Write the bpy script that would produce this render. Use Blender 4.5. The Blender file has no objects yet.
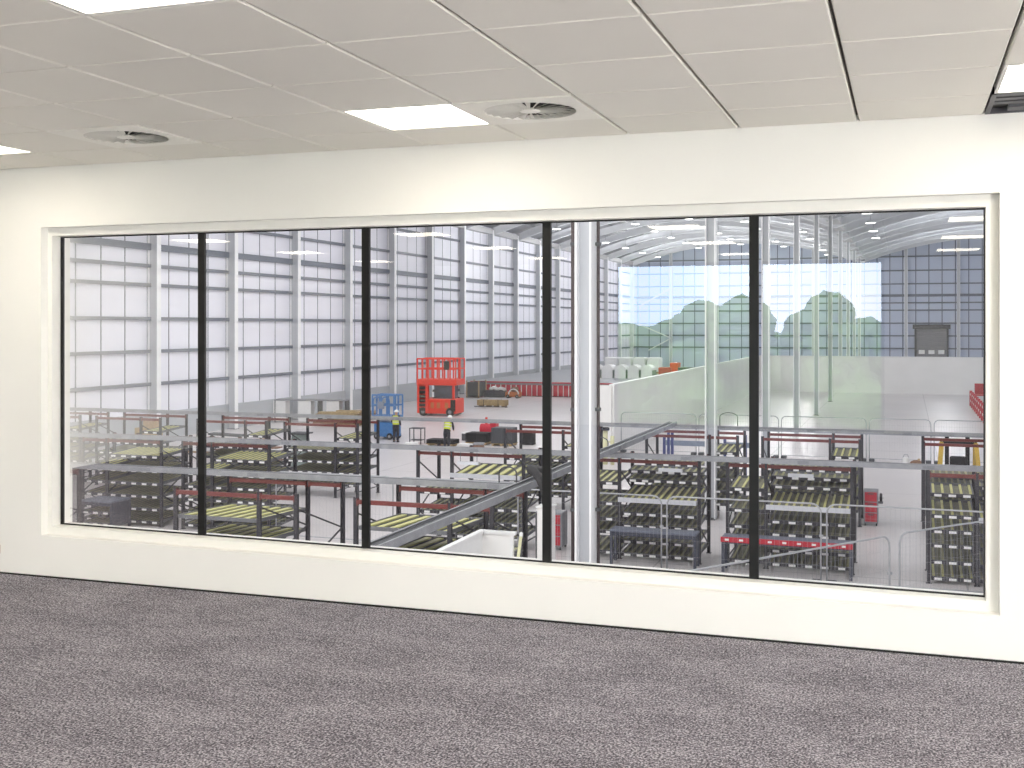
import bpy, bmesh, math, random
from mathutils import Vector, Matrix
random.seed(7)
SC = bpy.context.scene
COL = SC.collection
R = math.radians
CZ = 1.654                 # eye height above the office floor
HF = CZ - 6.3              # hall floor level
TH = R(19.1)

# ------------------------------------------------------------------ helpers
def tag(o, label=None, cat=None, group=None, kind=None):
    if label: o['label'] = label
    if cat: o['category'] = cat
    if group: o['group'] = group
    if kind: o['kind'] = kind
    return o

def thing(name, label, cat, loc=(0, 0, 0), rz=0.0, group=None):
    o = bpy.data.objects.new(name, None)
    o.empty_display_size = 0.2
    COL.objects.link(o)
    o.location = loc
    o.rotation_euler = (0, 0, rz)
    return tag(o, label, cat, group)

class MB:
    """collects shapes in one bmesh"""
    def __init__(self):
        self.bm = bmesh.new()
        self.m = 0
    def mat(self, i):
        self.m = i
        return self
    def _face(self, vs):
        try:
            f = self.bm.faces.new(vs)
            f.material_index = self.m
            return f
        except ValueError:
            return None
    def box(self, x0, x1, y0, y1, z0, z1):
        v = [self.bm.verts.new(p) for p in ((x0,y0,z0),(x1,y0,z0),(x1,y1,z0),(x0,y1,z0),(x0,y0,z1),(x1,y0,z1),(x1,y1,z1),(x0,y1,z1))]
        for q in ((0,3,2,1),(4,5,6,7),(0,1,5,4),(1,2,6,5),(2,3,7,6),(3,0,4,7)):
            self._face([v[i] for i in q])
        return self
    def bbox(self, x0, x1, y0, y1, z0, z1, b=0.01):
        """box with chamfered edges"""
        t = bmesh.new()
        v = [t.verts.new(p) for p in ((x0,y0,z0),(x1,y0,z0),(x1,y1,z0),(x0,y1,z0),(x0,y0,z1),(x1,y0,z1),(x1,y1,z1),(x0,y1,z1))]
        for q in ((0,3,2,1),(4,5,6,7),(0,1,5,4),(1,2,6,5),(2,3,7,6),(3,0,4,7)):
            t.faces.new([v[i] for i in q])
        bmesh.ops.bevel(t, geom=t.edges[:], offset=b, segments=2, affect='EDGES', profile=0.5)
        self._merge(t)
        return self
    def _merge(self, t, mtx=None):
        mp = {}
        for v in t.verts:
            mp[v] = self.bm.verts.new(mtx @ v.co if mtx else v.co)
        for f in t.faces:
            self._face([mp[v] for v in f.verts])
        t.free()
    def bar(self, p, q, w, h=None):
        h = h or w
        p, q = Vector(p), Vector(q)
        d = (q - p).normalized()
        up = Vector((0, 0, 1)) if abs(d.z) < 0.99 else Vector((0, 1, 0))
        s = d.cross(up).normalized() * (w / 2)
        u = s.cross(d).normalized() * (h / 2)
        a = [self.bm.verts.new(p + k) for k in (-s - u, s - u, s + u, -s + u)]
        b = [self.bm.verts.new(q + k) for k in (-s - u, s - u, s + u, -s + u)]
        self._face(a[::-1]); self._face(b)
        for i in range(4):
            self._face([a[i], a[(i+1) % 4], b[(i+1) % 4], b[i]])
        return self
    def tube(self, pts, r, n=8, closed=False):
        pts = [Vector(p) for p in pts]
        rings = []
        N = len(pts)
        prev = None
        for i, p in enumerate(pts):
            if closed:
                d = (pts[(i+1) % N] - pts[i-1])
            else:
                d = pts[min(i+1, N-1)] - pts[max(i-1, 0)]
            d.normalize()
            if prev is None:
                up = Vector((0, 0, 1)) if abs(d.z) < 0.9 else Vector((1, 0, 0))
                s = d.cross(up).normalized()
            else:
                s = (prev - d * prev.dot(d)).normalized()
            prev = s
            u = d.cross(s)
            rr = r[i] if isinstance(r, (list, tuple)) else r
            rings.append([self.bm.verts.new(p + (s * math.cos(2*math.pi*k/n) + u * math.sin(2*math.pi*k/n)) * rr) for k in range(n)])
        M = N if closed else N - 1
        for i in range(M):
            a, b = rings[i], rings[(i+1) % N]
            for k in range(n):
                self._face([a[k], a[(k+1) % n], b[(k+1) % n], b[k]])
        if not closed:
            self._face(rings[0][::-1]); self._face(rings[-1])
        return self
    def cyl(self, p, q, r, n=16, r2=None):
        return self.tube([p, q], [r, r if r2 is None else r2], n)
    def prism(self, poly, axis, a, b):
        """extrude a 2D polygon along an axis between a and b"""
        def P(u, v, w):
            return {'x': (w, u, v), 'y': (u, w, v), 'z': (u, v, w)}[axis]
        A = [self.bm.verts.new(P(u, v, a)) for u, v in poly]
        B = [self.bm.verts.new(P(u, v, b)) for u, v in poly]
        n = len(poly)
        self._face(A[::-1]); self._face(B)
        for i in range(n):
            self._face([A[i], A[(i+1) % n], B[(i+1) % n], B[i]])
        return self
    def ring(self, outer, inner, y0, y1):
        """frame prism in the xz plane between two quads"""
        vs = {}
        for k, quad in (('o', outer), ('i', inner)):
            for j, y in enumerate((y0, y1)):
                vs[k, j] = [self.bm.verts.new((x, y, z)) for x, z in quad]
        for i in range(4):
            n = (i + 1) % 4
            self._face([vs['o',0][i], vs['o',0][n], vs['i',0][n], vs['i',0][i]])
            self._face([vs['o',1][i], vs['i',1][i], vs['i',1][n], vs['o',1][n]])
            self._face([vs['o',0][i], vs['o',1][i], vs['o',1][n], vs['o',0][n]])
            self._face([vs['i',0][i], vs['i',0][n], vs['i',1][n], vs['i',1][i]])
        return self
    def lathe(self, prof, n=20, c=(0, 0, 0)):
        rings = []
        for r, z in prof:
            rings.append([self.bm.verts.new((c[0] + r*math.cos(2*math.pi*k/n), c[1] + r*math.sin(2*math.pi*k/n), c[2] + z)) for k in range(n)])
        for a, b in zip(rings, rings[1:]):
            for k in range(n):
                self._face([a[k], a[(k+1) % n], b[(k+1) % n], b[k]])
        self._face(rings[0][::-1]); self._face(rings[-1])
        return self
    def blob(self, c, r, sub=2, jit=0.0, scale=(1, 1, 1)):
        t = bmesh.new()
        bmesh.ops.create_icosphere(t, subdivisions=sub, radius=r)
        for v in t.verts:
            v.co *= 1 + random.uniform(-jit, jit)
            v.co = Vector((v.co.x*scale[0], v.co.y*scale[1], v.co.z*scale[2]))
        self._merge(t, Matrix.Translation(c))
        return self
    def mesh(self, name, mats, smooth=False):
        bmesh.ops.recalc_face_normals(self.bm, faces=self.bm.faces[:])
        me = bpy.data.meshes.new(name)
        self.bm.to_mesh(me)
        self.bm.free()
        if not isinstance(mats, (list, tuple)): mats = [mats]
        for m in mats: me.materials.append(m)
        if smooth:
            for p in me.polygons: p.use_smooth = True
        return me
    def build(self, name, mats, parent=None, loc=(0, 0, 0), smooth=False):
        return place(name, self.mesh(name, mats, smooth), parent, loc)

def place(name, me, parent=None, loc=(0, 0, 0)):
    o = bpy.data.objects.new(name, me)
    COL.objects.link(o)
    o.parent = parent
    o.location = loc
    return o

def copy_tree(o, parent=None):
    c = o.copy()
    COL.objects.link(c)
    c.parent = parent
    for ch in list(o.children):
        copy_tree(ch, c)
    return c

ORD = ['first', 'second', 'third', 'fourth', 'fifth', 'sixth', 'seventh', 'eighth', 'ninth', 'tenth', 'eleventh', 'twelfth', 'thirteenth', 'fourteenth', 'fifteenth', 'sixteenth', 'seventeenth', 'eighteenth']

# ------------------------------------------------------------------ materials
def s2l(c):
    return tuple(((v/255)/12.92 if v/255 <= 0.04045 else ((v/255+0.055)/1.055)**2.4) for v in c)

def mat(name, rgb, rough=0.6, metal=0.0, var=0.06, scale=8.0, emit=0.0, spec=0.4):
    m = bpy.data.materials.new(name)
    m.use_nodes = True
    nt = m.node_tree
    b = nt.nodes['Principled BSDF']
    c = s2l(rgb)
    tc = nt.nodes.new('ShaderNodeTexCoord')
    nz = nt.nodes.new('ShaderNodeTexNoise')
    nz.inputs['Scale'].default_value = scale
    nz.inputs['Detail'].default_value = 3
    rp = nt.nodes.new('ShaderNodeValToRGB')
    rp.color_ramp.elements[0].position = 0.3
    rp.color_ramp.elements[1].position = 0.7
    rp.color_ramp.elements[0].color = tuple(v*(1-var) for v in c) + (1,)
    rp.color_ramp.elements[1].color = tuple(min(1, v*(1+var)) for v in c) + (1,)
    nt.links.new(tc.outputs['Object'], nz.inputs['Vector'])
    nt.links.new(nz.outputs['Fac'], rp.inputs['Fac'])
    nt.links.new(rp.outputs['Color'], b.inputs['Base Color'])
    b.inputs['Roughness'].default_value = rough
    b.inputs['Metallic'].default_value = metal
    b.inputs['Specular IOR Level'].default_value = spec
    if emit:
        nt.links.new(rp.outputs['Color'], b.inputs['Emission Color'])
        b.inputs['Emission Strength'].default_value = emit
    return m

def math_node(nt, op, a, b=None):
    n = nt.nodes.new('ShaderNodeMath')
    n.operation = op
    for i, v in enumerate((a, b)):
        if v is None: continue
        if isinstance(v, (int, float)): n.inputs[i].default_value = v
        else: nt.links.new(v, n.inputs[i])
    return n.outputs[0]

def panel_mat(name, rgb, line_rgb, axis, pitch, off, lw=0.045, rough=0.5, grad=None):
    """cladding with thin vertical joints every pitch metres along an axis"""
    m = mat(name, rgb, rough, var=0.03, scale=0.25)
    nt = m.node_tree
    b = nt.nodes['Principled BSDF']
    src = b.inputs['Base Color'].links[0].from_socket
    tc = nt.nodes.new('ShaderNodeTexCoord')
    sp = nt.nodes.new('ShaderNodeSeparateXYZ')
    nt.links.new(tc.outputs['Object'], sp.inputs[0])
    t = math_node(nt, 'FRACT', math_node(nt, 'DIVIDE', math_node(nt, 'ADD', sp.outputs['XYZ'.index(axis.upper())], 1000*pitch - off), pitch))
    on = math_node(nt, 'LESS_THAN', t, lw / pitch)
    mx = nt.nodes.new('ShaderNodeMixRGB')
    nt.links.new(on, mx.inputs[0])
    nt.links.new(src, mx.inputs[1])
    mx.inputs[2].default_value = s2l(line_rgb) + (1,)
    nt.links.new(mx.outputs[0], b.inputs['Base Color'])
    return m

M = {}
M['wall'] = mat('white_paint', (245, 244, 240), 0.55, var=0.02, scale=1.2)
M['frame'] = mat('white_frame_paint', (241, 240, 235), 0.4, var=0.02)
M['tile'] = mat('ceiling_tile_metal', (238, 235, 226), 0.45, var=0.02, scale=0.8)
M['void'] = mat('dark_void', (120, 117, 110), 0.9)
M['black'] = mat('black_gasket_and_shadow', (14, 14, 15), 0.5)
M['vent'] = mat('vent_white', (246, 244, 236), 0.4, var=0.02)
M['blade'] = mat('vent_blade', (222, 220, 212), 0.4, var=0.02)
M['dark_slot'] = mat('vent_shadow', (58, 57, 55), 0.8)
M['dark_grille'] = mat('dark_grille_metal', (92, 92, 98), 0.5)
M['panel_light'] = mat('led_panel', (255, 245, 226), 0.5, var=0.0, emit=11.5)
M['highbay'] = mat('led_highbay', (255, 253, 248), 0.5, var=0.0, emit=4.0)
M['charcoal'] = mat('charcoal_steel', (50, 50, 56), 0.5, var=0.1, scale=3)
M['red_beam'] = mat('red_brown_beam', (112, 54, 50), 0.5, var=0.12, scale=3)
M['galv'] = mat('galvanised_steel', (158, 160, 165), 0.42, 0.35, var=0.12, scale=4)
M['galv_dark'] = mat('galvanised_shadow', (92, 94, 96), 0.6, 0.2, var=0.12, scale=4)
M['shelf_frame'] = mat('shelf_rail_grey', (104, 106, 110), 0.5, var=0.1)
M['deck'] = mat('shelf_dark_olive', (118, 118, 98), 0.7, var=0.16, scale=6)
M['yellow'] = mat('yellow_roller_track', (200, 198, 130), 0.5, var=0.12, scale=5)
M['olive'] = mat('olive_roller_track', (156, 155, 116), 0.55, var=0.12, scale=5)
M['label'] = mat('white_label', (240, 240, 240), 0.5, var=0.03)
M['silver'] = mat('silver_tray', (206, 208, 214), 0.4, 0.2, var=0.05)
M['fence'] = mat('fence_tube', (176, 178, 182), 0.4, 0.4, var=0.08)
M['bench'] = mat('blue_grey_bench', (112, 118, 134), 0.5, var=0.08)
M['bench_leg'] = mat('blue_grey_leg', (66, 70, 84), 0.5, var=0.08)
M['red'] = mat('lift_red', (226, 60, 42), 0.4, var=0.06)
M['crimson'] = mat('crimson_paint', (190, 44, 62), 0.5, var=0.1)
M['blue'] = mat('lift_blue', (72, 122, 178), 0.45, var=0.08)
M['navy'] = mat('navy_steel', (58, 66, 120), 0.5, var=0.08)
M['steelblue'] = mat('steel_blue', (126, 136, 154), 0.5, var=0.08)
M['rubber'] = mat('black_rubber', (34, 34, 36), 0.8)
M['grey'] = mat('mid_grey', (140, 142, 148), 0.6)
M['dgrey'] = mat('dark_grey', (76, 78, 82), 0.6)
M['white'] = mat('white_sheet', (238, 238, 238), 0.5, var=0.03)
M['offwhite'] = mat('offwhite_board', (242, 241, 239), 0.5, var=0.03, scale=0.5)
M['concrete_cap'] = mat('grey_platform_top', (168, 170, 176), 0.6, var=0.04)
M['tan'] = mat('tan_card', (176, 150, 118), 0.8, var=0.12)
M['wood'] = mat('rough_timber', (168, 146, 108), 0.8, var=0.18, scale=5)
M['brown'] = mat('brown_packing', (134, 104, 86), 0.8, var=0.2)
M['sage'] = mat('sage_grey', (138, 150, 146), 0.6, var=0.06)
M['cream'] = mat('pale_yellow_post', (222, 220, 178), 0.5, var=0.05)
M['forklift'] = mat('truck_yellow', (206, 170, 64), 0.5, var=0.08)
M['hivis'] = mat('hi_vis_yellow', (214, 226, 70), 0.6, var=0.05)
M['reflect'] = mat('silver_tape', (214, 218, 214), 0.4)
M['cloth'] = mat('dark_cloth', (48, 48, 56), 0.8)
M['skin'] = mat('skin', (196, 150, 124), 0.6)
M['column'] = mat('column_web_shaded', (192, 195, 201), 0.45, var=0.03, scale=0.6)  # white paint greyed to carry the shade inside the column recess
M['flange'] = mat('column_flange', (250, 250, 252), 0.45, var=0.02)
M['pipe'] = mat('dark_pipe', (66, 54, 56), 0.5)
M['rail'] = mat('cladding_rail', (104, 110, 124), 0.5, var=0.06)
M['arch'] = mat('roof_beam_white', (226, 228, 232), 0.5, var=0.04, scale=1)
M['duct'] = mat('pale_duct', (200, 200, 202), 0.6)
M['glassdark'] = mat('dark_cab_glass', (96, 104, 118), 0.2)
M['orange'] = mat('machine_orange', (190, 112, 62), 0.6, var=0.1)
M['leaf'] = mat('tree_leaf', (112, 142, 84), 0.8, var=0.4, scale=2)
M['bark'] = mat('tree_bark', (96, 82, 66), 0.9)
M['grass'] = mat('outdoor_ground', (150, 156, 130), 0.9, var=0.2, scale=0.4)
M['dado'] = mat('grey_dado', (176, 180, 186), 0.6, var=0.04, scale=0.3)
M['roofdeck'] = panel_mat('roof_deck', (158, 160, 166), (120, 122, 128), 'x', 2.2, 0.0, 0.12, 0.6)
M['clad_left'] = panel_mat('translucent_cladding', (240, 240, 250), (80, 88, 104), 'y', 1.9125, 52.58, 0.1)
M['clad_far'] = panel_mat('far_cladding_shaded', (186, 195, 214), (100, 108, 128), 'x', 1.75, -33.9, 0.13)  # darker than the left cladding, shade of the far wall put into the colour
M['door'] = mat('roller_door_grey', (132, 132, 136), 0.6, var=0.05, scale=0.5)

# hall floor: pale polished concrete, softly mottled with wide joints
def floor_mat():
    m = mat('polished_concrete', (208, 203, 204), 0.32, var=0.07, scale=0.12, spec=0.45)
    nt = m.node_tree
    b = nt.nodes['Principled BSDF']
    src = b.inputs['Base Color'].links[0].from_socket
    tc = nt.nodes.new('ShaderNodeTexCoord')
    sp = nt.nodes.new('ShaderNodeSeparateXYZ')
    nt.links.new(tc.outputs['Object'], sp.inputs[0])
    last = src
    for ax, pitch, off in ((0, 7.65, -6.3), (1, 15.3, 45.2)):
        t = math_node(nt, 'FRACT', math_node(nt, 'DIVIDE', math_node(nt, 'ADD', sp.outputs[ax], 1000*pitch - off), pitch))
        on = math_node(nt, 'MULTIPLY', math_node(nt, 'LESS_THAN', t, 0.05 / pitch), 0.55)
        mx = nt.nodes.new('ShaderNodeMixRGB')
        nt.links.new(on, mx.inputs[0])
        nt.links.new(last, mx.inputs[1])
        mx.inputs[2].default_value = s2l((120, 118, 120)) + (1,)
        last = mx.outputs[0]
    nt.links.new(last, b.inputs['Base Color'])
    return m
M['concrete'] = floor_mat()

# office carpet: flecked loop pile
def carpet_mat():
    m = bpy.data.materials.new('flecked_carpet')
    m.use_nodes = True
    nt = m.node_tree
    b = nt.nodes['Principled BSDF']
    b.inputs['Roughness'].default_value = 0.95
    b.inputs['Specular IOR Level'].default_value = 0.1
    tc = nt.nodes.new('ShaderNodeTexCoord')
    def noise(scale, det, sc=(1, 1, 1)):
        mp = nt.nodes.new('ShaderNodeMapping')
        mp.inputs['Scale'].default_value = sc
        nt.links.new(tc.outputs['Object'], mp.inputs[0])
        n = nt.nodes.new('ShaderNodeTexNoise')
        n.inputs['Scale'].default_value = scale
        n.inputs['Detail'].default_value = det
        n.inputs['Roughness'].default_value = 0.7
        nt.links.new(mp.outputs[0], n.inputs['Vector'])
        return n.outputs['Fac']
    fine = noise(105, 2, (1.0, 0.8, 1))
    mid = noise(20, 3, (1, 1.3, 1))
    big = noise(2.2, 4, (1, 1.6, 1))
    s = math_node(nt, 'ADD', math_node(nt, 'MULTIPLY', fine, 0.72), math_node(nt, 'ADD', math_node(nt, 'MULTIPLY', mid, 0.16), math_node(nt, 'MULTIPLY', big, 0.12)))
    rp = nt.nodes.new('ShaderNodeValToRGB')
    e = rp.color_ramp.elements
    e[0].position = 0.39; e[0].color = s2l((62, 60, 67)) + (1,)
    e[1].position = 0.61; e[1].color = s2l((206, 202, 211)) + (1,)
    k = rp.color_ramp.elements.new(0.5); k.color = s2l((128, 124, 132)) + (1,)
    nt.links.new(s, rp.inputs['Fac'])
    nt.links.new(rp.outputs['Color'], b.inputs['Base Color'])
    bp = nt.nodes.new('ShaderNodeBump')
    bp.inputs['Strength'].default_value = 0.35
    bp.inputs['Distance'].default_value = 0.004
    nt.links.new(fine, bp.inputs['Height'])
    nt.links.new(bp.outputs[0], b.inputs['Normal'])
    return m
M['carpet'] = carpet_mat()

# window glass: see-through with a mirror-like share that grows at grazing angles
def glass_mat():
    m = bpy.data.materials.new('clear_glass')
    m.use_nodes = True
    nt = m.node_tree
    nt.nodes.clear()
    out = nt.nodes.new('ShaderNodeOutputMaterial')
    mix = nt.nodes.new('ShaderNodeMixShader')
    tr = nt.nodes.new('ShaderNodeBsdfTransparent')
    tr.inputs[0].default_value = (0.97, 0.985, 0.98, 1)
    gl = nt.nodes.new('ShaderNodeBsdfGlossy')
    gl.inputs['Roughness'].default_value = 0.0
    gl.inputs['Color'].default_value = (1, 1, 1, 1)
    fr = nt.nodes.new('ShaderNodeFresnel')
    fr.inputs['IOR'].default_value = 1.5
    f2 = math_node(nt, 'MULTIPLY', fr.outputs[0], 2.0)
    nt.links.new(f2, mix.inputs[0])
    nt.links.new(tr.outputs[0], mix.inputs[1])
    nt.links.new(gl.outputs[0], mix.inputs[2])
    nt.links.new(mix.outputs[0], out.inputs['Surface'])
    return m
M['glass'] = glass_mat()

# ================================================================== OFFICE
OX0, OX1, OYB, OYF, OH = -9.2, 4.6, -6.0, 6.1, 2.7
def struct(name, mb, mats, parent=None):
    o = mb.build(name, mats, parent)
    if parent is None: o['kind'] = 'structure'
    return o

struct('floor', MB().box(OX0, OX1, OYB, 6.3, -0.3, 0.0), M['carpet'])

struct('base_shadow_strip', MB().box(OX0, OX1, 6.088, 6.1, 0.0, 0.009), M['black'])  # dark strip standing in for the shadow line where wall meets carpet
HOLE = [(-5.403, 0.272), (0.432, 0.226), (0.432, 2.312), (-5.403, 2.304)]
GIN = [(-5.368, 0.324), (0.373, 0.280), (0.373, 2.252), (-5.368, 2.252)]
mb = MB().ring([(OX0, -0.02), (OX1, -0.02), (OX1, 2.78), (OX0, 2.78)], HOLE, OYF, 6.2)
struct('wall_front', mb, M['wall'])
win = bpy.data.objects.new('window_1', None); COL.objects.link(win); win['kind'] = 'structure'
MB().ring(HOLE, GIN, 6.165, 6.335).build('window_frame', M['frame'], win)
GG = [(-5.346, 0.332), (0.366, 0.288), (0.366, 2.244), (-5.346, 2.244)]
MB().ring(GIN, GG, 6.243, 6.257).build('gasket', M['black'], win)
mx = [-4.263, -3.101, -1.952, -0.781]
edges = [-5.346] + mx + [0.366]
def zb(x): return 0.332 + (x + 5.346) / 5.712 * (0.288 - 0.332)
for i in range(5):
    x0 = edges[i] + (0.02 if i else 0)
    x1 = edges[i+1] - (0.02 if i < 4 else 0)
    p = MB()
    p._face([p.bm.verts.new(q) for q in ((x0, 6.25, zb(x0)), (x1, 6.25, zb(x1)), (x1, 6.25, 2.244), (x0, 6.25, 2.244))])
    p.build('glass_pane', M['glass'], win)
for x in mx:
    MB().prism([(x-0.025, zb(x)-0.004), (x+0.025, zb(x)-0.004), (x+0.025, 2.248), (x-0.025, 2.248)], 'y', 6.240, 6.262).build('mullion', M['black'], win)

# back and side walls of the office, with the window whose sky the glass mirrors
bw = [(-4.62, 0.0), (-0.33, 0.0), (-0.33, 2.69), (-4.62, 2.69)]
struct('wall_back', MB().ring([(OX0, -0.02), (OX1, -0.02), (OX1, 2.78), (OX0, 2.78)], bw, OYB-0.2, OYB), M['wall'])
w2 = bpy.data.objects.new('window_2', None); COL.objects.link(w2); w2['kind'] = 'structure'
f = MB().ring(bw, [(-4.57, 0.05), (-0.38, 0.05), (-0.38, 2.64), (-4.57, 2.64)], OYB-0.16, OYB-0.08)
for x in (-2.22,):
    f.box(x-0.025, x+0.025, OYB-0.16, OYB-0.08, 0.05, 2.64)
f.build('window_frame', M['dgrey'], w2)
struct('wall_left', MB().box(OX0-0.15, OX0, OYB, OYF, -0.02, 2.78), M['wall'])
struct('wall_right', MB().box(OX1, OX1+0.15, OYB, OYF, -0.02, 2.78), M['wall'])

# ceiling of metal tiles on a 600 grid; fittings take the place of some tiles
GX = [-1.438 - 0.588*k for k in range(13, 0, -1)] + [-1.438 + 0.6*k for k in range(0, 10)]
GY = [5.57 - 0.6*k for k in range(0, 20)]
LX = [-8.2, -5.26, -2.32, 0.662, 3.662]
LY = [5.27, 2.87, 0.47, -1.93, -4.33]
VX = [(-4.084, 5.27), (-1.732, 5.27)]
taken = {(round(x, 2), round(y, 2)) for x in LX for y in LY} | {(round(x, 2), round(y, 2)) for x, y in VX}
cm = MB()
g = 0.004
for x0, x1 in zip(GX, GX[1:]):
    if x1 > OX1 + 0.4: continue
    for y1 in [6.17] + GY:
        y0 = y1 - 0.6
        if y0 < OYB - 0.6: continue
        if (round((x0 + x1)/2, 2), round((y0+y1)/2, 2)) in taken: continue
        yy1 = min(y1, OYF - 0.004)
        if y1 > 6 and 0.3 < x0 < 0.9: continue
        a, b, c, d = x0+g*1.6, x1-g*1.6, y0+g, yy1-g
        zz = OH
        t = [cm.bm.verts.new(q) for q in ((a,c,zz+.006),(b,c,zz+.006),(b,d,zz+.006),(a,d,zz+.006))]
        e = 0.006
        u = [cm.bm.verts.new(q) for q in ((a+e,c+e,zz),(b-e,c+e,zz),(b-e,d-e,zz),(a+e,d-e,zz))]
        w = [cm.bm.verts.new(q) for q in ((a,c,zz+.03),(b,c,zz+.03),(b,d,zz+.03),(a,d,zz+.03))]
        cm.m = 0
        cm._face(u)
        for i in range(4):
            n = (i+1) % 4
            cm._face([u[i], u[n], t[n], t[i]])
            cm._face([t[i], t[n], w[n], w[i]])
cm.m = 1
cm.box(OX0, OX1, OYB, OYF, OH+0.035, OH+0.08)
struct('ceiling', cm, [M['tile'], M['void']])

names = {(-5.26, 5.27): 'square ceiling light panel above the window at the left edge of the photo',
         (-2.32, 5.27): 'square ceiling light panel beside the round vent near the window wall',
         (0.662, 5.27): 'square ceiling light panel at the right edge above the dark grille',
         (-2.32, 2.87): 'square ceiling light panel cut by the top edge of the photo'}
f = MB().ring([(-.291, -.295), (.291, -.295), (.291, .295), (-.291, .295)], [(-.275, -.275), (.275, -.275), (.275, .275), (-.275, .275)], 0, 0.04)
bmesh.ops.rotate(f.bm, verts=f.bm.verts[:], cent=(0, 0, 0), matrix=Matrix.Rotation(R(90), 3, 'X'))
lf = f.mesh('light_frame', M['frame'])
ld = MB().box(-.275, .275, -.275, .275, 0.006, 0.02).mesh('light_diffuser', M['panel_light'])
for x in LX:
    for y in LY:
        lab = names.get((x, y), 'square ceiling light panel behind the camera, mirrored in the glass')
        o = thing('ceiling_light', lab, 'ceiling light', (x, y, OH), 0, 'square office ceiling lights')
        place('light_frame', lf, o)
        place('diffuser', ld, o)

# round swirl diffusers in a square plate
def vent():
    o = thing('ceiling_vent', '', 'air vent', (0, 0, 0), 0, 'round ceiling vents')
    p = MB()
    n = 48
    inner = [(0.225*math.cos(2*math.pi*k/n), 0.225*math.sin(2*math.pi*k/n)) for k in range(n)]
    out = []
    for k in range(n):
        t = 2*math.pi*k/n
        s = 0.291 / max(abs(math.cos(t)), abs(math.sin(t)))
        out.append((s*math.cos(t), s*math.sin(t)))
    for z, fl in ((-0.004, 1), (0.02, 0)):
        a = [p.bm.verts.new((x, y, z)) for x, y in inner]
        b = [p.bm.verts.new((x, y, z)) for x, y in out]
        for k in range(n):
            p._face([a[k], a[(k+1) % n], b[(k+1) % n], b[k]])
        if fl: a0, b0 = a, b
    for k in range(n):
        p._face([a0[k], a0[(k+1) % n], a[(k+1) % n], a[k]])
        p._face([b0[k], b0[(k+1) % n], b[(k+1) % n], b[k]])
    p.build('face_plate', M['vent'], o)
    MB().lathe([(0.23, 0.03), (0.23, 0.034)], 32).build('backing', M['dark_slot'], o)
    MB().lathe([(0.05, -0.004), (0.052, 0.006)], 24).build('hub', M['vent'], o)
    for k in range(24):
        t = 2*math.pi*k/24
        b = MB()
        # tilted blade from hub to rim
        rm = Matrix.Rotation(t, 3, 'Z') 
        q = []
        for r, hw in ((0.05, 0.004), (0.226, 0.014)):
            for s in (-1, 1):
                q.append(rm @ Vector((r, s*hw, -0.003 + (0.010 if s > 0 else 0.0))))
        low = [b.bm.verts.new(v) for v in (q[0], q[1], q[3], q[2])]
        hi = [b.bm.verts.new(v + Vector((0, 0, 0.0018))) for v in (q[0], q[1], q[3], q[2])]
        b._face(low[::-1]); b._face(hi)
        for i in range(4): b._face([low[i], low[(i+1) % 4], hi[(i+1) % 4], hi[i]])
        b.build('blade', M['blade'], o)
    return o
v0 = vent()
v0.location = (VX[0][0], VX[0][1], OH)
v0['label'] = 'round swirl air vent in the ceiling at upper left, no light beside it'
v1 = copy_tree(v0)
v1.location = (VX[1][0], VX[1][1], OH)
v1['label'] = 'round swirl air vent in the ceiling touching the lit square light panel'

o = thing('ceiling_grille', 'dark grey linear air grille in the ceiling at the right edge', 'air grille', (0.66, 5.83, OH))
MB().box(-.297, .9, -.255, .262, 0.03, 0.034).build('backing', M['dark_slot'], o)
f = MB()
f.box(-.297, .9, -.26, -.235, 0, .03).box(-.297, .9, .245, .265, 0, .03).box(-.297, -.275, -.26, .262, 0, .03)
f.build('grille_frame', M['dark_grille'], o)
f = MB()
for y in (-.15, -.05, .05): f.box(-.275, .9, y-.03, y+.03, 0.012, .016)
f.box(-.2, .9, .1, .2, 0.0, 0.02)
f.build('grille_slat', M['dark_grille'], o)

o = thing('power_socket', 'small tan power socket low on the white wall at the left edge', 'socket', (-5.76, OYF, 0.1))
MB().bbox(-.07, .022, -.012, 0, 0.03, .09, .003).build('face_plate', M['tan'], o)
MB().box(-.03, .0, -.016, -.012, 0.045, .075).build('switch', M['wood'], o)

# ================================================================== HALL SHELL
XW, YF, XV, XR = -39.4, 172.0, -6.1, 27.2
EAVE = CZ + 9.5
struct('floor_hall', MB().box(XW-1, XR+1, 6.4, YF+1, HF-0.3, HF), M['concrete'])
SPANS = ((XW, XV), (XV, XR))
def zr(x):
    a, b = SPANS[0] if x <= XV else SPANS[1]
    c, h = (a+b)/2, (b-a)/2
    return EAVE + 3.2*(1 - ((x-c)/h)**2)

struct('wall_hall_left', MB().box(XW-0.2, XW, 6.6, YF, HF+1.5, EAVE+1.2), M['clad_left'])
struct('baseboard_left', MB().box(XW-0.25, XW+0.12, 6.6, YF, HF, HF+1.5), M['dado'])
wf = MB()
top = [(x, zr(x)+0.3) for x in [XR - (XR-XW)*k/40 for k in range(41)]]
wf.prism([(XW, HF), (XR, HF)] + top, 'y', YF, YF+0.2)
struct('wall_far', wf, M['clad_far'])
struct('wall_hall_right', MB().box(XR, XR+0.2, 6.6, YF, HF, EAVE+1.2), M['clad_far'])
# hall side of the office wall
hw = MB().ring([(XW-1, HF), (XR+1, HF), (XR+1, EAVE+4), (XW-1, EAVE+4)], [(-5.6, 0.1), (0.6, 0.1), (0.6, 2.5), (-5.6, 2.5)], 6.34, 6.55)
struct('wall_hall_near', hw, M['offwhite'])

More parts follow.
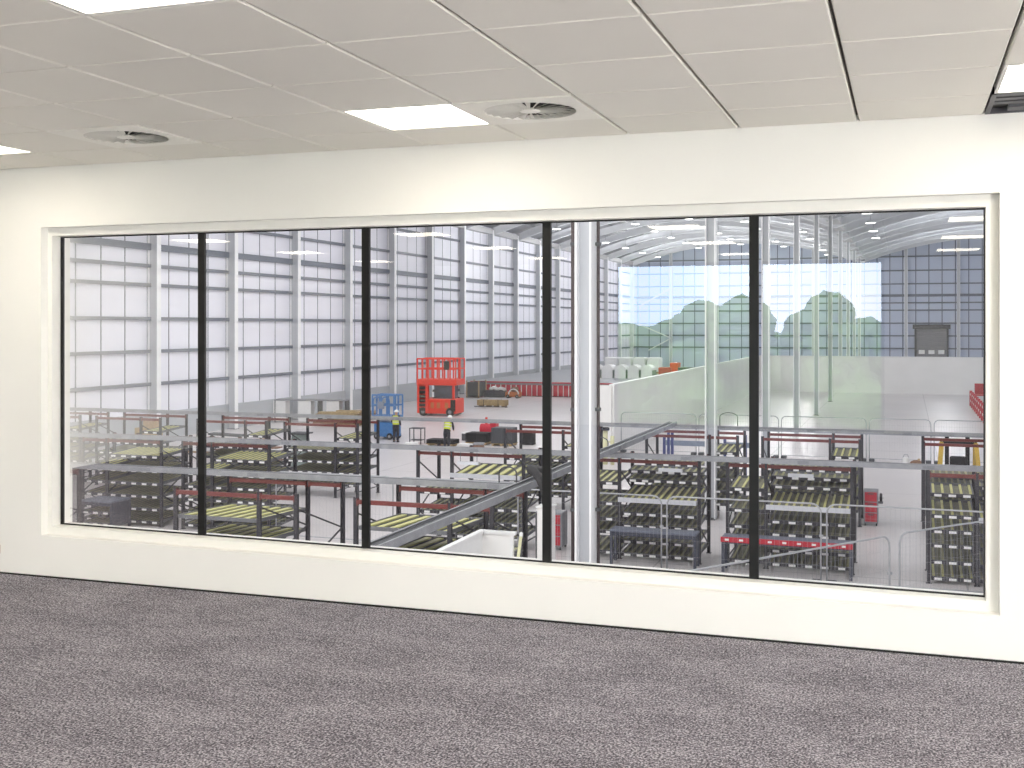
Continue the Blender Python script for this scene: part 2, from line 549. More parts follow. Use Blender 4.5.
# roof deck, one vaulted sheet per span, with purlins
for i, (a, b) in enumerate(SPANS):
    d = MB()
    N = 28
    xs = [a + (b-a)*k/N for k in range(N+1)]
    for z0 in (0.32, 0.5):
        A = [d.bm.verts.new((x, 6.6, zr(min(max(x, a+1e-3), b-1e-3) if i else x)+z0)) for x in xs]
        B = [d.bm.verts.new((x, YF, zr(min(max(x, a+1e-3), b-1e-3) if i else x)+z0)) for x in xs]
        for k in range(N): d._face([A[k], A[k+1], B[k+1], B[k]])
    for k in range(1, 15):
        x = a + (b-a)*k/15
        d.box(x-0.06, x+0.06, 40, YF, zr(x)+0.12, zr(x)+0.33)
    struct('ceiling_hall', d, M['roofdeck'])

# horizontal cladding rails
RZ = [9.9, 7.9, 6.0, 4.35, 3.3, 2.25, 0.4, -1.4, -3.2]
for z in RZ:
    t = 0.36 if z == 4.35 else 0.19
    if z < 9.5:
        struct('trim_left_rail', MB().box(XW, XW+0.14, 8, YF, CZ+z-t/2, CZ+z+t/2), M['rail'])
    struct('trim_far_rail', MB().box(XW+0.2, XR-0.2, YF-0.2, YF, CZ+z-t/2, CZ+z+t/2), M['rail'])
struct('trim_valley', MB().box(XV-0.5, XV+0.5, 30, YF, EAVE-0.35, EAVE+0.3), M['duct'])
struct('trim_eave', MB().box(XW, XW+0.6, 30, YF, EAVE-0.4, EAVE+0.1), M['duct'])

def i_column(name, label, x, y, lx, wy, z1, group, base=True):
    o = thing(name, label, 'column', (x, y, HF), 0, group)
    h = z1 - HF
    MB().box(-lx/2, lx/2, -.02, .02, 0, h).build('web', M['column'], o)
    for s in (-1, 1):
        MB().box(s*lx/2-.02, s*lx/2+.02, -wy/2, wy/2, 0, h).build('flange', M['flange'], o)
    MB().box(-lx/2-.02, lx/2+.02, -wy/2-.1, wy/2+.1, 0, .03).build('base_plate', M['dgrey'], o)
    return o
k = 0
ys = [52.8 + 7.65*j for j in range(0, 16)]
for j, y in enumerate(ys):
    if y > YF - 2: break
    i_column('wall_column', 'white steel column on the left cladding wall, %s from the left' % ORD[j], XW+0.32, y, 0.6, 0.34, EAVE, 'columns along the left cladding wall')
# great columns under the valley between the two roof spans
cy = [22.0, 37.4, 52.7, 68.0, 83.3, 98.6, 113.9, 129.2, 144.5, 159.8]
cl = ['large white steel column close behind the window, dark pipes on both sides',
      'white steel column in mid hall rising behind the second row of racks']
for j, y in enumerate(cy):
    lab = cl[j] if j < 2 else 'white steel column under the roof valley, %s of the receding line' % ORD[j]
    i_column('hall_column', lab, XV+.04, y, 0.3, 0.44, EAVE, 'columns under the roof valley')
for dx, nm, lb in ((-0.19, 'drain_pipe', 'dark vertical drain pipe left of the large near white column'), (0.27, 'drain_pipe', 'dark reddish vertical pipe right of the large near white column')):
    o = thing(nm, lb, 'pipe', (XV+dx, 22.0-(0.1 if dx < 0 else -0.1), HF))
    MB().cyl((0, 0, 0), (0, 0, 14.2), (.045 if dx < 0 else .033), 10).build('pipe_run', M['pipe'], o, smooth=True)
    for z in (1.1, 2.6, 4.6, 7.9): MB().bbox(-.05, .05, -.05, .05, z, z+.07, .01).build('pipe_clip', M['dgrey'], o)
# columns on the far wall and cross bracing
for j, x in enumerate([-33.9, -26.9, -19.9, -12.9, -0.15, 6.8, 13.8]):
    i_column('gable_column', 'thin white column on the far end wall, %s from the left' % ORD[j], x, YF-0.45, 0.4, 0.3, zr(x), 'columns on the far end wall')
o = thing('wall_bracing', 'thin grey diagonal steel bracing in the far left corner', 'bracing', (XW+0.3, YF-0.7, HF))
for (x0, z0), (x1, z1) in (((0.4, 9.3), (5.2, 12.0)), ((0.3, 6.6), (5.2, 4.5)), ((1.8, 2.6), (5.2, 4.4))):
    MB().bar((x0, 0, z0), (x1, 0, z1), .16).build('brace', M['arch'], o)

# arched roof beams, two spans, each beam its own object
def arch_mesh(a, b):
    d = MB()
    N = 24
    for k in range(N):
        x0, x1 = a + (b-a)*k/N, a + (b-a)*(k+1)/N
        e = 1e-3
        z0 = EAVE + 3.2*(1 - ((x0-(a+b)/2)/((b-a)/2))**2)
        z1 = EAVE + 3.2*(1 - ((x1-(a+b)/2)/((b-a)/2))**2)
        for dz, w, hh in ((0.05, .32, .1), (-.28, .06, .62), (-.62, .36, .12)):
            v = []
            for x, z in ((x0, z0), (x1, z1)):
                v.append([d.bm.verts.new((x, sy*w/2, z+dz+sz*hh/2)) for sy, sz in ((-1,-1),(1,-1),(1,1),(-1,1))])
            for i in range(4):
                n = (i+1) % 4
                d._face([v[0][i], v[0][n], v[1][n], v[1][i]])
    return d.mesh('arched_beam', M['arch'])
am = [arch_mesh(*s) for s in SPANS]
for j in range(16):
    y = 53.3 + 7.65*j
    for i in range(2):
        a = place('roof_beam', am[i], None, (0, y, 0))
        tag(a, 'white arched roof beam spanning the %s roof vault of the hall' % ('left' if i == 0 else 'right'), 'roof beam', 'arched beams of the %s vault' % ('left' if i == 0 else 'right'))

# high bay lamps under the roof
def highbay():
    o = thing('high_bay_lamp', 'round white lamp hanging under the left roof vault', 'lamp', (0, 0, 0), 0, 'high bay lamps under the left vault')
    MB().lathe([(.08, .28), (.2, .22), (.42, .03), (.44, 0)], 16).build('housing', M['arch'], o)
    MB().lathe([(.42, -.05), (.43, 0)], 16).build('lens', M['highbay'], o)
    MB().cyl((0, 0, .25), (0, 0, 1.1), .02, 6).build('hanger', M['galv'], o)
    return o
first = True
hb0 = highbay()
for x in (-34.5, -28.5, -22.5, -16.5, -10.5, -3.2):
    for j in range(4 if x == -3.2 else 8):
        o = hb0 if first else copy_tree(hb0)
        first = False
        o.location = (x, 92 + 10.2*j + (x % 3), zr(x) - 1.0) if x != -3.2 else (x, 100.6 + 9.6*j, zr(x) - 1.0)
        if x == -3.2:
            o['label'] = 'round white lamp in the row hanging just right of the roof valley'
            o['group'] = 'high bay lamps right of the valley'

# far roller door
o = bpy.data.objects.new('door_1', None); COL.objects.link(o); o['kind'] = 'structure'; o.location = (3.25, YF-0.3, HF)
f = MB()
for k in range(20): f.prism([(-.0, k*.295), (-.05, k*.295+.05), (-.05, k*.295+.25), (0, k*.295+.295)], 'x', -2.0, 2.0)
f.build('door_leaf', M['door'], o)
f = MB().box(-2.25, -2.0, -.25, .1, 0, 6.1).box(2.0, 2.25, -.25, .1, 0, 6.1).box(-2.5, 2.5, -.5, .1, 5.9, 6.5)
f.build('door_frame', M['dgrey'], o)
for x in (-1.3, 0, 1.3):
    MB().box(x-.4, x+.4, -.1, -.05, 2.35, 2.9).build('vision_panel', M['white'], o)

# white partition: front return, long side and back run
o = thing('partition', 'low white partition wall forming a large open enclosure on the hall floor', 'partition', (0, 0, HF))
f = MB().box(-15.3, -13.6, 54.0, 54.2, 0, 3.4).build('front_panel', M['offwhite'], o)
f = MB().box(-13.7, -13.5, 54.2, 112.2, 0, 3.4).build('side_panel', M['offwhite'], o)
f = MB().box(-13.5, 18, 112.0, 112.2, 0, 3.4).build('back_panel', M['offwhite'], o)
MB().box(-13.75, -13.45, 54.2, 112.2, 3.4, 3.46).box(-13.5, 18, 111.95, 112.25, 3.4, 3.46).build('capping', M['white'], o)

# ================================================================== RACKS
CACHE = {}
RTOP = 2.75
def upright_mesh():
    if 'up' not in CACHE:
        f = MB().box(-.045, .045, -.035, -.029, 0, RTOP).box(-.045, -.039, -.029, .035, 0, RTOP).box(.039, .045, -.029, .035, 0, RTOP)
        f.box(-.07, .07, -.06, .06, 0, .012)
        CACHE['up'] = f.mesh('upright', M['charcoal'])
    return CACHE['up']
def brace_mesh(D):
    k = ('br', D)
    if k not in CACHE:
        f = MB()
        zs = [0.25, 1.0, 1.7, 2.42]
        for i in range(3):
            y0, y1 = (0.03, D-.03) if i % 2 else (D-.03, 0.03)
            f.bar((0, y0, zs[i]), (0, y1, zs[i+1]), .03, .03)
        f.bar((0, .03, .25), (0, D-.03, .25), .03)
        CACHE[k] = f.mesh('brace', M['charcoal'])
    return CACHE[k]
def beam_mesh(w):
    k = ('bm', round(w, 3))
    if k not in CACHE:
        f = MB().box(.045, w-.045, -.03, .03, 0, .09).box(.03, .05, -.045, .045, -.03, .12).box(w-.05, w-.03, -.045, .045, -.03, .12)
        CACHE[k] = f.mesh('beam', M['red_beam'])
    return CACHE[k]
def shelf_mesh(w, D, rise, bright, pitch=0.165):
    k = ('sh', round(w, 2), round(D, 2), round(rise, 2), bright, pitch)
    if k not in CACHE:
        f = MB()
        sl = rise / D
        a, b = 0.05, w-0.05
        def sheet(x0, x1, z0, z1, y0=0.04, y1=None):
            y1 = D-0.04 if y1 is None else y1
            v = [f.bm.verts.new(q) for q in ((x0,y0,z0+sl*y0),(x1,y0,z0+sl*y0),(x1,y1,z0+sl*y1),(x0,y1,z0+sl*y1),(x0,y0,z1+sl*y0),(x1,y0,z1+sl*y0),(x1,y1,z1+sl*y1),(x0,y1,z1+sl*y1))]
            for q in ((0,3,2,1),(4,5,6,7),(0,1,5,4),(1,2,6,5),(2,3,7,6),(3,0,4,7)):
                f._face([v[i] for i in q])
        f.mat(0)
        f.box(a, b, 0, .04, 0, .08).box(a, b, D-.04, D, rise, rise+.08)
        sheet(a, a+.03, 0, .08); sheet(b-.03, b, 0, .08)
        f.mat(1); sheet(a+.03, b-.03, .012, .02)
        n = max(3, int((b-a-.1)/pitch))
        for i in range(n):
            hw = pitch*(.26 if pitch > .2 else .17)
            x = a + .04 + hw + (b-a-.08-2*hw)*(i/(n-1) if n > 1 else .5)
            f.mat(2); sheet(x-hw, x+hw, .03, .06, .01, D-.01)
            f.mat(0)
            if i < n-1: sheet(x+hw*1.75, x+hw*1.75+.012, .02, .045, .02, D-.02)
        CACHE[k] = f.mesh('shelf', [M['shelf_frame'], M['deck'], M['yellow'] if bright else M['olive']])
    return CACHE[k]
def label_mesh(w):
    k = ('lb', round(w, 2))
    if k not in CACHE:
        f = MB()
        f.mat(0).box(.05, w-.05, -.012, 0, -.015, .075)
        n = max(2, int(w/.36))
        f.mat(1)
        for i in range(n):
            x = .05 + (w-.1)*(i+.5)/n
            f.box(x-.085, x+.085, -.02, -.012, -.005, .055)
        CACHE[k] = f.mesh('label_strip', [M['charcoal'], M['label']])
    return CACHE[k]
def tray_mesh(w):
    k = ('tr', round(w, 2))
    if k not in CACHE:
        f = MB()
        f.box(.03, w-.03, -.2, 0, 0, .012).box(.03, w-.03, -.212, -.2, 0, .13).box(.03, .042, -.2, 0, 0, .1).box(w-.042, w-.03, -.2, 0, 0, .1)
        CACHE[k] = f.mesh('front_tray', M['silver'])
    return CACHE[k]

def rack(label, group, x0, yf, D, frames, bays):
    """frames: x of the upright frames; bays: per bay a list of (height, setback, rise, bright, tray)"""
    o = thing('flow_rack', label, 'rack', (x0, yf, HF), 0, group)
    for x in frames:
        place('upright', upright_mesh(), o, (x, 0, 0))
        u = place('upright', upright_mesh(), o, (x, D, 0)); u.rotation_euler = (0, 0, math.pi)
        place('brace', brace_mesh(D), o, (x, 0, 0))
    for i, lv in enumerate(bays):
        a, w = frames[i], frames[i+1] - frames[i]
        place('beam', beam_mesh(w), o, (a, 0, RTOP-.14))
        place('beam', beam_mesh(w), o, (a, D, RTOP-.14))
        for h, sb, rise, bright, tray in lv:
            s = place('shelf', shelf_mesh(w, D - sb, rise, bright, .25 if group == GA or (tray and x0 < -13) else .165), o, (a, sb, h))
            if group != GA: place('label_strip', label_mesh(w), s, (0, -.001, 0))
            if tray:
                place('front_tray', tray_mesh(w), s, (0, -.025, .0))
    return o
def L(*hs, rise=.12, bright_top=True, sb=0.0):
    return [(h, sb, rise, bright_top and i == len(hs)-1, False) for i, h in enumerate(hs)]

NB = [L(.13, .68, 1.03, 1.45, 2.0)]
MBAY = [(.10, 0, .12, False, False), (.45, 0, .12, False, False), (.87, 0, .12, False, False), (1.2, 0, .12, False, False),
        (1.58, -.06, .16, True, True), (2.02, .65, .06, False, False), (2.24, .85, .05, False, False)]
C_MAIN = L(.45, .87, 1.27, 1.67, rise=.1, bright_top=False)
C_NAR = L(.45, .87, 1.27, 1.67, 2.12, rise=.1)
B_LEFT = L(.1, .5, .9, 1.3, 1.7, 2.15, rise=.1)
GA, GB, GC = 'racks of the row nearest the window', 'racks of the middle row', 'racks of the back row'
# nearest row
YA, DA = 21.3, 2.1
A_MAIN = [(1.1, 0, 0, False, False), (1.6, 0, -.05, True, False), (2.08, 0, -.06, True, False)]
rack('dark rack at lower left edge, mostly hidden behind bench and frame', GA, -22.6, YA, DA, [0, 2.1, 3.05], [A_MAIN, []])
rack('dark rack with bright yellow slatted decks at lower left, red top beams', GA, -15.2, YA, DA, [0, 2.1, 3.0], [A_MAIN, []])
rack('dark rack with yellow slatted decks under the slanting tray, behind the white screen', GA, -10.8, YA, DA, [0, 2.1, 3.0], [A_MAIN, L(.5, 1.0, 1.45, rise=0, bright_top=False)])
# middle row
YB, DB = 30.15, 1.55
rack('full rack of the middle row at far left behind the small dark bench', GB, -25.05, YB, DB, [0, .95, 3.0], [L(.1, .5, .9, 1.3, 1.7), B_LEFT])
rack('full rack of the middle row crossed by the first black glazing strip', GB, -21.25, YB, DB, [0, 1.05, 3.05], [L(.1, .5, .9, 1.3, 1.7), B_LEFT])
rack('middle row rack with white fronted yellow deck, left of the large column', GB, -13.3, YB, DB, [0, 1.05, 3.2],
     [L(.5, .95, 1.5, bright_top=False), [(.3, 0, .1, False, False), (.7, 0, .1, False, False), (1.1, 0, .1, False, False), (1.55, 0, .1, False, False), (2.02, 0, .14, True, True)]])
rack('densely shelved rack just right of the large near column, blue bench before it', GB, -8.4, YB, DB, [0, 1.04, 3.2], NB + [MBAY])
rack('densely shelved rack behind the red topped bench', GB, -4.45, YB, DB, [0, .99, 3.13], NB + [MBAY])
rack('densely shelved rack at the right edge of the window, front of two', GB, .5, YB-.4, DB, [0, 1.1, 3.2],
     [[(.10, 0, .12, True, False), (.5, 0, .12, False, False), (.9, 0, .12, False, False), (1.25, 0, .12, True, False), (1.62, 0, .16, True, False), (2.1, .3, .1, True, False)], MBAY])
# back row
YC, DC = 37.4, 1.7
fr = [0, 2.1, 3.0]
cx = [-34.2, -30.4, -25.7, -21.9, -13.2, -8.2, -4.4, 0.48]
cl = ['back row rack at the far left edge of the window',
      'back row rack second from the left, tan crate behind its right end',
      'back row rack in front of the brown packing heap and grey green bin',
      'back row rack just left of the second black glazing strip, open floor below decks',
      'back row rack partly hidden by the large near column, yellow decks beside it',
      'back row rack in front of the blue trestles, right of the large column',
      'back row rack with the small red cabinet at its right end',
      'back row rack in front of the yellow truck at right edge']
for x, l in zip(cx, cl):
    rack(l, GC, x, YC, DC, fr, [C_MAIN, C_NAR])

# ------------------------------------------------------------------ cable trays on top of the racks
def cable_tray(label, loc, length, rz, w=0.22, h=0.125):
    o = thing('cable_tray', label, 'cable tray', loc, rz, 'galvanised cable trays over the racks')
    for s in (-1, 1):
        f = MB().box(0, length, s*w/2-.008, s*w/2+.008, 0, h).box(0, length, min(s*w/2, s*w/2-s*.03), max(s*w/2, s*w/2-s*.03), h-.012, h)
        f.build('side_rail', M['galv'], o)
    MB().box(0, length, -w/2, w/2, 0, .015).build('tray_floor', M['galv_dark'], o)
    f = MB()
    x = 1.5
    while x < length - .5:
        f.box(x-.14, x+.14, -w/2-.014, -w/2-.008, .02, h-.02).box(x-.14, x+.14, w/2+.008, w/2+.014, .02, h-.02)
        x += 3.0
    f.build('joint_plate', M['grey'], o)
    f = MB()
    for q, r in ((-.07, .018), (-.025, .022), (.025, .018), (.07, .02)):
        f.tube([(t*length/12, q + .012*math.sin(t*2.1+q*40), .075+r) for t in range(13)], r, 6)
    f.build('cable', M['dgrey'], o, smooth=True)
    return o
zt = HF + RTOP + .002
cable_tray('long grey cable tray over the nearest rack row at left', (-25.0, YA+DA, zt), 17.3, 0)
cable_tray('long grey cable tray running across the whole middle rack row', (-31.0, YB-.12, zt), 36.5, 0)
cable_tray('thin far grey cable tray above the back rack row', (-37.5, YC+DC+.1, zt), 43.0, 0)
cable_tray('grey cable tray slanting toward the viewer across the others', (-7.45, 13.5, zt+.19), 24.6, R(90), .26, .14)

def hoop(label, x, y, z, w=.26, h=.34):
    o = thing('cable_loop', label, 'cable', (x, y, z))
    pts = [(-w/2, 0, -.1)] + [(-w/2*math.cos(math.pi*k/8), 0, h-.14 + .14*math.sin(math.pi*k/8)) for k in range(9)] + [(w/2, 0, -.1)]
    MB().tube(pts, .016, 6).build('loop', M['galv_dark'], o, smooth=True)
hoop('small grey cable loop standing on the tray right of the large column', -7.9, YB-.12, zt+.24, .5, .3)
hoop('small grey cable loop on the far tray before the second column', -5.75, YC+DC+.1, zt+.24, .6, .35)
hoop('small grey cable loop on the tray left of the large column', -8.2, YA+DA, zt+.24, .4, .25)

# lamps slung beneath the trays
for x, y, l in ((-11.7, YB-.1, 'slim white strip lamp under the tray above the white fronted deck'), (-6.0, YB+.2, 'slim grey strip lamp under the tray above the blue bench'), (-2.6, YB+.2, 'slim grey strip lamp under the tray above the red bench')):
    o = thing('strip_lamp', l, 'lamp', (x, y, HF+RTOP-.36), 0, 'strip lamps under the middle tray')
    MB().prism([(-.09, 0), (.09, 0), (.05, .08), (-.05, .08)], 'x', -.32, .32).build('lamp_body', M['silver'], o)
    f = MB()
    for s in (-.25, .25): f.cyl((s, 0, .08), (s, 0, .34), .008, 6)
    f.build('hanger', M['galv_dark'], o)

# ------------------------------------------------------------------ benches
def bench(label, x0, x1, y0, y1, h, top, edge=None, shelves=True, group='benches before the middle racks'):
    o = thing('work_bench', label, 'bench', ((x0+x1)/2, (y0+y1)/2, HF), 0, group)
    w, d = (x1-x0)/2, (y1-y0)/2
    MB().bbox(-w, w, -d, d, h-.06, h, .01).build('bench_top', top, o)
    if edge:
        f = MB().mat(0).box(-w-.01, w+.01, -d-.02, -d-.005, h-.12, h+.01)
        f.mat(1)
        for k in range(9):
            x = -w + (k+.5)*2*w/9
            f.box(x-.08, x+.02, -d-.025, -d-.02, h-.08, h-.03)
        f.build('edge_strip', [edge, M['label']], o)
    for sx in (-1, 1):
        for sy in (-1, 1):
            MB().box(sx*(w-.04)-.035, sx*(w-.04)+.035, sy*(d-.05)-.035, sy*(d-.05)+.035, 0, h-.06).build('leg', M['bench_leg'], o)
    f = MB()
    for sy in (-1, 1): f.box(-w+.07, w-.07, sy*(d-.05)-.02, sy*(d-.05)+.02, h-.16, h-.06)
    for sx in (-1, 1): f.box(sx*(w-.04)-.02, sx*(w-.04)+.02, -d+.08, d-.08, .1, .16)
    f.build('stretcher', M['bench_leg'], o)
    return o
bench('blue grey steel bench before the rack right of the large column', -7.45, -5.15, 29.4, 29.95, .92, M['bench'])
bench('bench with red taped front edge before the right hand rack', -4.5, -1.27, 29.35, 29.95, .9, M['bench'], M['crimson'])
o = bench('small dark bench with label strips at lower left behind the near row', -24.3, -23.1, 29.1, 30.05, .9, M['bench'])
for h in (.15, .5):
    s = place('shelf', shelf_mesh(1.2, .85, .03, False), o, (-.6, -.45, h))
    place('label_strip', label_mesh(1.2), s, (0, -.001, 0))
MB().box(.58, .595, -.38, .38, .1, .84).build('side_panel', M['bench_leg'], o)

# ------------------------------------------------------------------ temporary fence panels
def fence(label, p0, p1, ht=2.0, group='wire fence panels'):
    p0, p1 = Vector(p0), Vector(p1)
    d = p1 - p0
    W = d.length
    o = thing('fence_panel', label, 'fence', (p0.x, p0.y, HF), math.atan2(d.y, d.x), group)
    r = .22
    pts = [(.02, 0, .06), (.02, 0, ht-r)] + [(.02 + r - r*math.cos(R(90)*k/5), 0, ht - r + r*math.sin(R(90)*k/5)) for k in range(1, 6)]
    pts += [(W-.02-x+.0, 0, z) for x, _, z in reversed([(q[0]-.02, 0, q[2]) for q in pts])]
    MB().tube(pts, .021, 8).tube([(.02, 0, .14), (W-.02, 0, .14)], .016, 6).build('fence_frame', M['fence'], o, smooth=True)
    f = MB()
    n = int(W/.11)
    for i in range(1, n):
        x = W*i/n
        zt_ = ht - (0.02 if r < x < W-r else .12)
        f.bar((x, 0, .14), (x, 0, zt_), .0032)
    for z in (.5, .9, 1.3, 1.7): f.bar((.02, 0, z), (W-.02, 0, z), .0032)
    f.build('wire_mesh', M['fence'], o)
    for x in (.13, W-.13):
        MB().bbox(x-.12, x+.12, -.22, .22, 0, .14, .03).build('foot', M['dgrey'], o)
    MB().bbox(W-.06, W+.035, -.035, .035, 1.2, 1.26, .01).build('clamp', M['fence'], o)
    return o
GF = 'fence panels of the near slanting run'
dv = Vector((.571, .82)).normalized()
e1 = Vector((-.33, 24.65))
s1 = e1 - dv*6.4
fence('wire fence panel nearest the window, rising right to the rounded corner', s1, e1, group=GF)
dv2 = Vector((.62, .785)).normalized()
fence('wire fence panel at lower right before the right edge rack', Vector((-.16, 24.95)), Vector((-.16, 24.95)) + dv2*3.6, group=GF)
GF2 = 'fence panels before the middle racks'
fence('wire fence panel standing before the blue grey bench', (-9.72, 28.5), (-5.85, 28.5), group=GF2)
fence('wire fence panel standing before the red edged bench', (-5.75, 28.5), (-1.95, 28.5), group=GF2)
fence('wire fence panel crossing the right aisle to the right edge rack', (-1.85, 28.5), (2.0, 28.5), group=GF2)
fence('wire fence panel behind the nearest rack, right of the paired posts', (-13.72, 29.6), (-9.88, 29.6), group=GF2)
fence('wire fence panel behind the nearest rack, left of the paired posts', (-17.65, 29.6), (-13.82, 29.6), group=GF2)
GF3 = 'far fence panels before the enclosure'
for l, a, b in (('far wire fence panel against the white partition side', -13.5, -9.72), ('far wire fence panel next to the second white column', -9.62, -5.78),
                ('far wire fence panel behind the red edged rack beams', -5.68, -1.78), ('far wire fence panel right of centre in the open enclosure front', -1.68, 1.05), ('far wire fence panel at the right edge of the window', 1.15, 4.9)):
    fence(l, (a, 55.6), (b, 55.6), group=GF3)

# ------------------------------------------------------------------ cabinets, bins, hose near the large column
def cabinet(label, x, y, w, d, h, rz=0):
    o = thing('tool_cabinet', label, 'cabinet', (x, y, HF), rz)
    MB().bbox(-w/2, w/2, -d/2, d/2, .08, h, .02).build('cabinet_body', M['grey'], o)
    for z0, z1 in ((.14, h*.36), (h*.39, h*.66), (h*.69, h-.06)):
        dr = MB().bbox(-w/2+.04, w/2-.04, -d/2-.02, -d/2, z0, z1, .006).build('drawer', M['crimson'], o)
        MB().box(-w*.2, w*.2, -d/2-.045, -d/2-.02, z1-.06, z1-.03).build('handle', M['dgrey'], dr)
    for sx in (-1, 1):
        for sy in (-1, 1):
            MB().cyl((sx*(w/2-.05)-.02, sy*(d/2-.05), .045), (sx*(w/2-.05)+.02, sy*(d/2-.05), .045), .045, 10).build('castor', M['rubber'], o)
    return o
c_ = cabinet('small red fronted tool cabinet in the right hand aisle', -1.08, 37.9, .44, .5, 1.12)
MB().tube([(.3, .1*math.cos(t*R(30)), .88+.1*math.sin(t*R(30))) for t in range(12)], .04, 8, True).build('hose_coil', M['rubber'], c_, smooth=True)
MB().cyl((.21, 0, .88), (.38, 0, .88), .06, 12).build('hose_drum', M['white'], c_)
MB().box(.2, .36, -.12, .12, .7, .75).build('side_hook', M['dgrey'], c_)
cabinet('red tool cabinet in the aisle left of the large column', -9.55, 31.0, .78, .6, 1.05)
o = thing('corner_screen', 'white L shaped screen panel standing at the bottom edge of the window', 'screen', (-7.56, 20.0, HF))
bz = 2.42
MB().box(0, .05, -2.4, .05, 0, bz).build('side_panel', M['white'], o)
MB().box(.05, .66, 0, .05, 0, bz).build('back_panel', M['offwhite'], o)
MB().box(-.03, .08, -2.4, .08, bz, bz+.06).box(.08, .7, -.03, .08, bz, bz+.06).build('top_cap', M['white'], o)
MB().box(.61, .66, -.03, .0, 0, bz).build('end_post', M['white'], o)
o = thing('timber_pole', 'cream pole leaning beside the white screen panel', 'pole', (-6.72, 18.9, HF))
MB().bar((0, 0, 0), (-.1, 1.3, 2.36), .05).build('pole_shaft', M['cream'], o)
MB().bar((-.1, 1.3, 2.36), (-.103, 1.34, 2.43), .055).build('pole_tip', M['white'], o)

o = thing('service_duct', 'white upright duct box left of the large column taking a black hose', 'duct', (-6.76, 21.6, HF))
MB().bbox(-.13, .13, -.2, .2, 0, 2.72, .01).build('duct_box', M['offwhite'], o)
MB().box(-.16, -.13, -.2, .2, 0, 2.6).build('cable_cover', M['galv_dark'], o)
MB().box(-.15, .15, -.22, .22, 2.72, 2.75).build('duct_cap', M['white'], o)
hp = []
for k in range(13):
    t = R(90)*k/12
    hp.append((-6.76 - .62 + .62*math.sin(t), 21.6 + .9*(1-math.sin(t)), HF + 2.77 + .55*math.cos(t)))
hp = [(-7.44, 23.4, HF+3.2)] + hp
o = tag(MB().tube(hp, [.085 + (.01 if k % 2 else 0) for k in range(len(hp))], 10).build('flexible_hose', M['rubber'], None, smooth=True), 'thick black corrugated hose bending down from the slanting tray', 'hose')

# ------------------------------------------------------------------ mid hall: lifts, people, stores
def wheel(o, x, y, r, w, hub=True):
    wv = MB()
    wv.tube([(x-w/2, y, r), (x-w/2+.02, y, r), (x+w/2-.02, y, r), (x+w/2, y, r)], [r*.9, r, r, r*.9], 18)
    q = wv.build('wheel', M['rubber'], o, smooth=False)
    if hub:
        MB().tube([(x-w/2-.01, y, r), (x+w/2+.01, y, r)], r*.45, 12).build('hub', M['grey'], q)
def wheel_y(o, x, y, r, w):
    wv = MB()
    wv.tube([(x, y-w/2, r), (x, y-w/2+.02, r), (x, y+w/2-.02, r), (x, y+w/2, r)], [r*.9, r, r, r*.9], 18)
    q = wv.build('wheel', M['rubber'], o)
    MB().tube([(x, y-w/2-.01, r), (x, y+w/2+.01, r)], r*.45, 12).build('hub', M['grey'], q)

def rails(o, L_, W_, z0, z1, m, nx, r=.03):
    f = MB()
    for z in (z0 + (z1-z0)*.5, z1):
        f.tube([(-L_, -W_, z), (L_, -W_, z), (L_, W_, z), (-L_, W_, z)], r, 6, True)
    for i in range(nx+1):
        x = -L_ + 2*L_*i/nx
        f.cyl((x, -W_, z0), (x, -W_, z1), r, 6); f.cyl((x, W_, z0), (x, W_, z1), r, 6)
    for s in (-1, 1):
        f.cyl((s*L_, 0, z0), (s*L_, 0, z1), r, 6)
    return f.build('guard_rail', m, o)

# big red lift: chassis, ladder, scissor pack, platform with guard rails
o = thing('scissor_lift', 'large red scissor lift with railed platform standing in mid hall', 'lift', (-31.15, 74.6, HF), R(3))
HL = 1.42
MB().bbox(-HL, HL, -.95, .95, .16, 1.2, .08).build('chassis', M['red'], o)
for x in (-1.0, 1.0):
    for y in (-.86, .86): wheel_y(o, x, y, .3, .26)
f = MB()
for x0, x1 in ((-.4, 1.2), (1.2, -.4)):
    for y in (-.55, .55):
        f.bar((x0, y, 1.2), (x1, y, 1.75), .1, .12); f.bar((x0, y, 1.75), (x1, y, 2.2), .1, .12)
f.build('scissor_arm', M['dgrey'], o)
MB().bbox(-.3, 1.1, -.6, .6, 1.2, 2.2, .05).build('engine_cover', M['glassdark'], o)
MB().bbox(-HL-.06, HL+.06, -1.0, 1.0, 2.15, 2.58, .05).build('platform', M['red'], o)
rails(o, HL, .95, 2.58, 4.0, M['red'], 7, .055)
f = MB().box(-1.4, -1.24, -1.06, -.75, .2, 2.3).box(-.78, -.6, -1.06, -.75, .2, 2.3).box(-1.24, -.78, -.8, -.75, .2, 2.3)
f.build('ladder_post', M['red'], o)
MB().box(1.15, 1.3, -.9, -.75, 1.2, 2.2).build('support_post', M['red'], o)
f = MB()
for k in range(6): f.box(-1.24, -.78, -1.03, -.84, .36+.3*k, .56+.3*k)
f.build('ladder_rung', M['rubber'], o)
MB().bbox(.6, .95, -1.1, -.9, 3.25, 3.85, .03).build('control_box', M['rubber'], o)
f = MB()
for x in (-.3, .15, .75): f.box(x-.12, x+.12, -.975, -.95, .55, .95)
f.build('decal', M['orange'], o)
MB().bbox(1.05, 1.4, -.99, -.93, .35, 1.15, .02).build('side_hatch', M['rubber'], o)

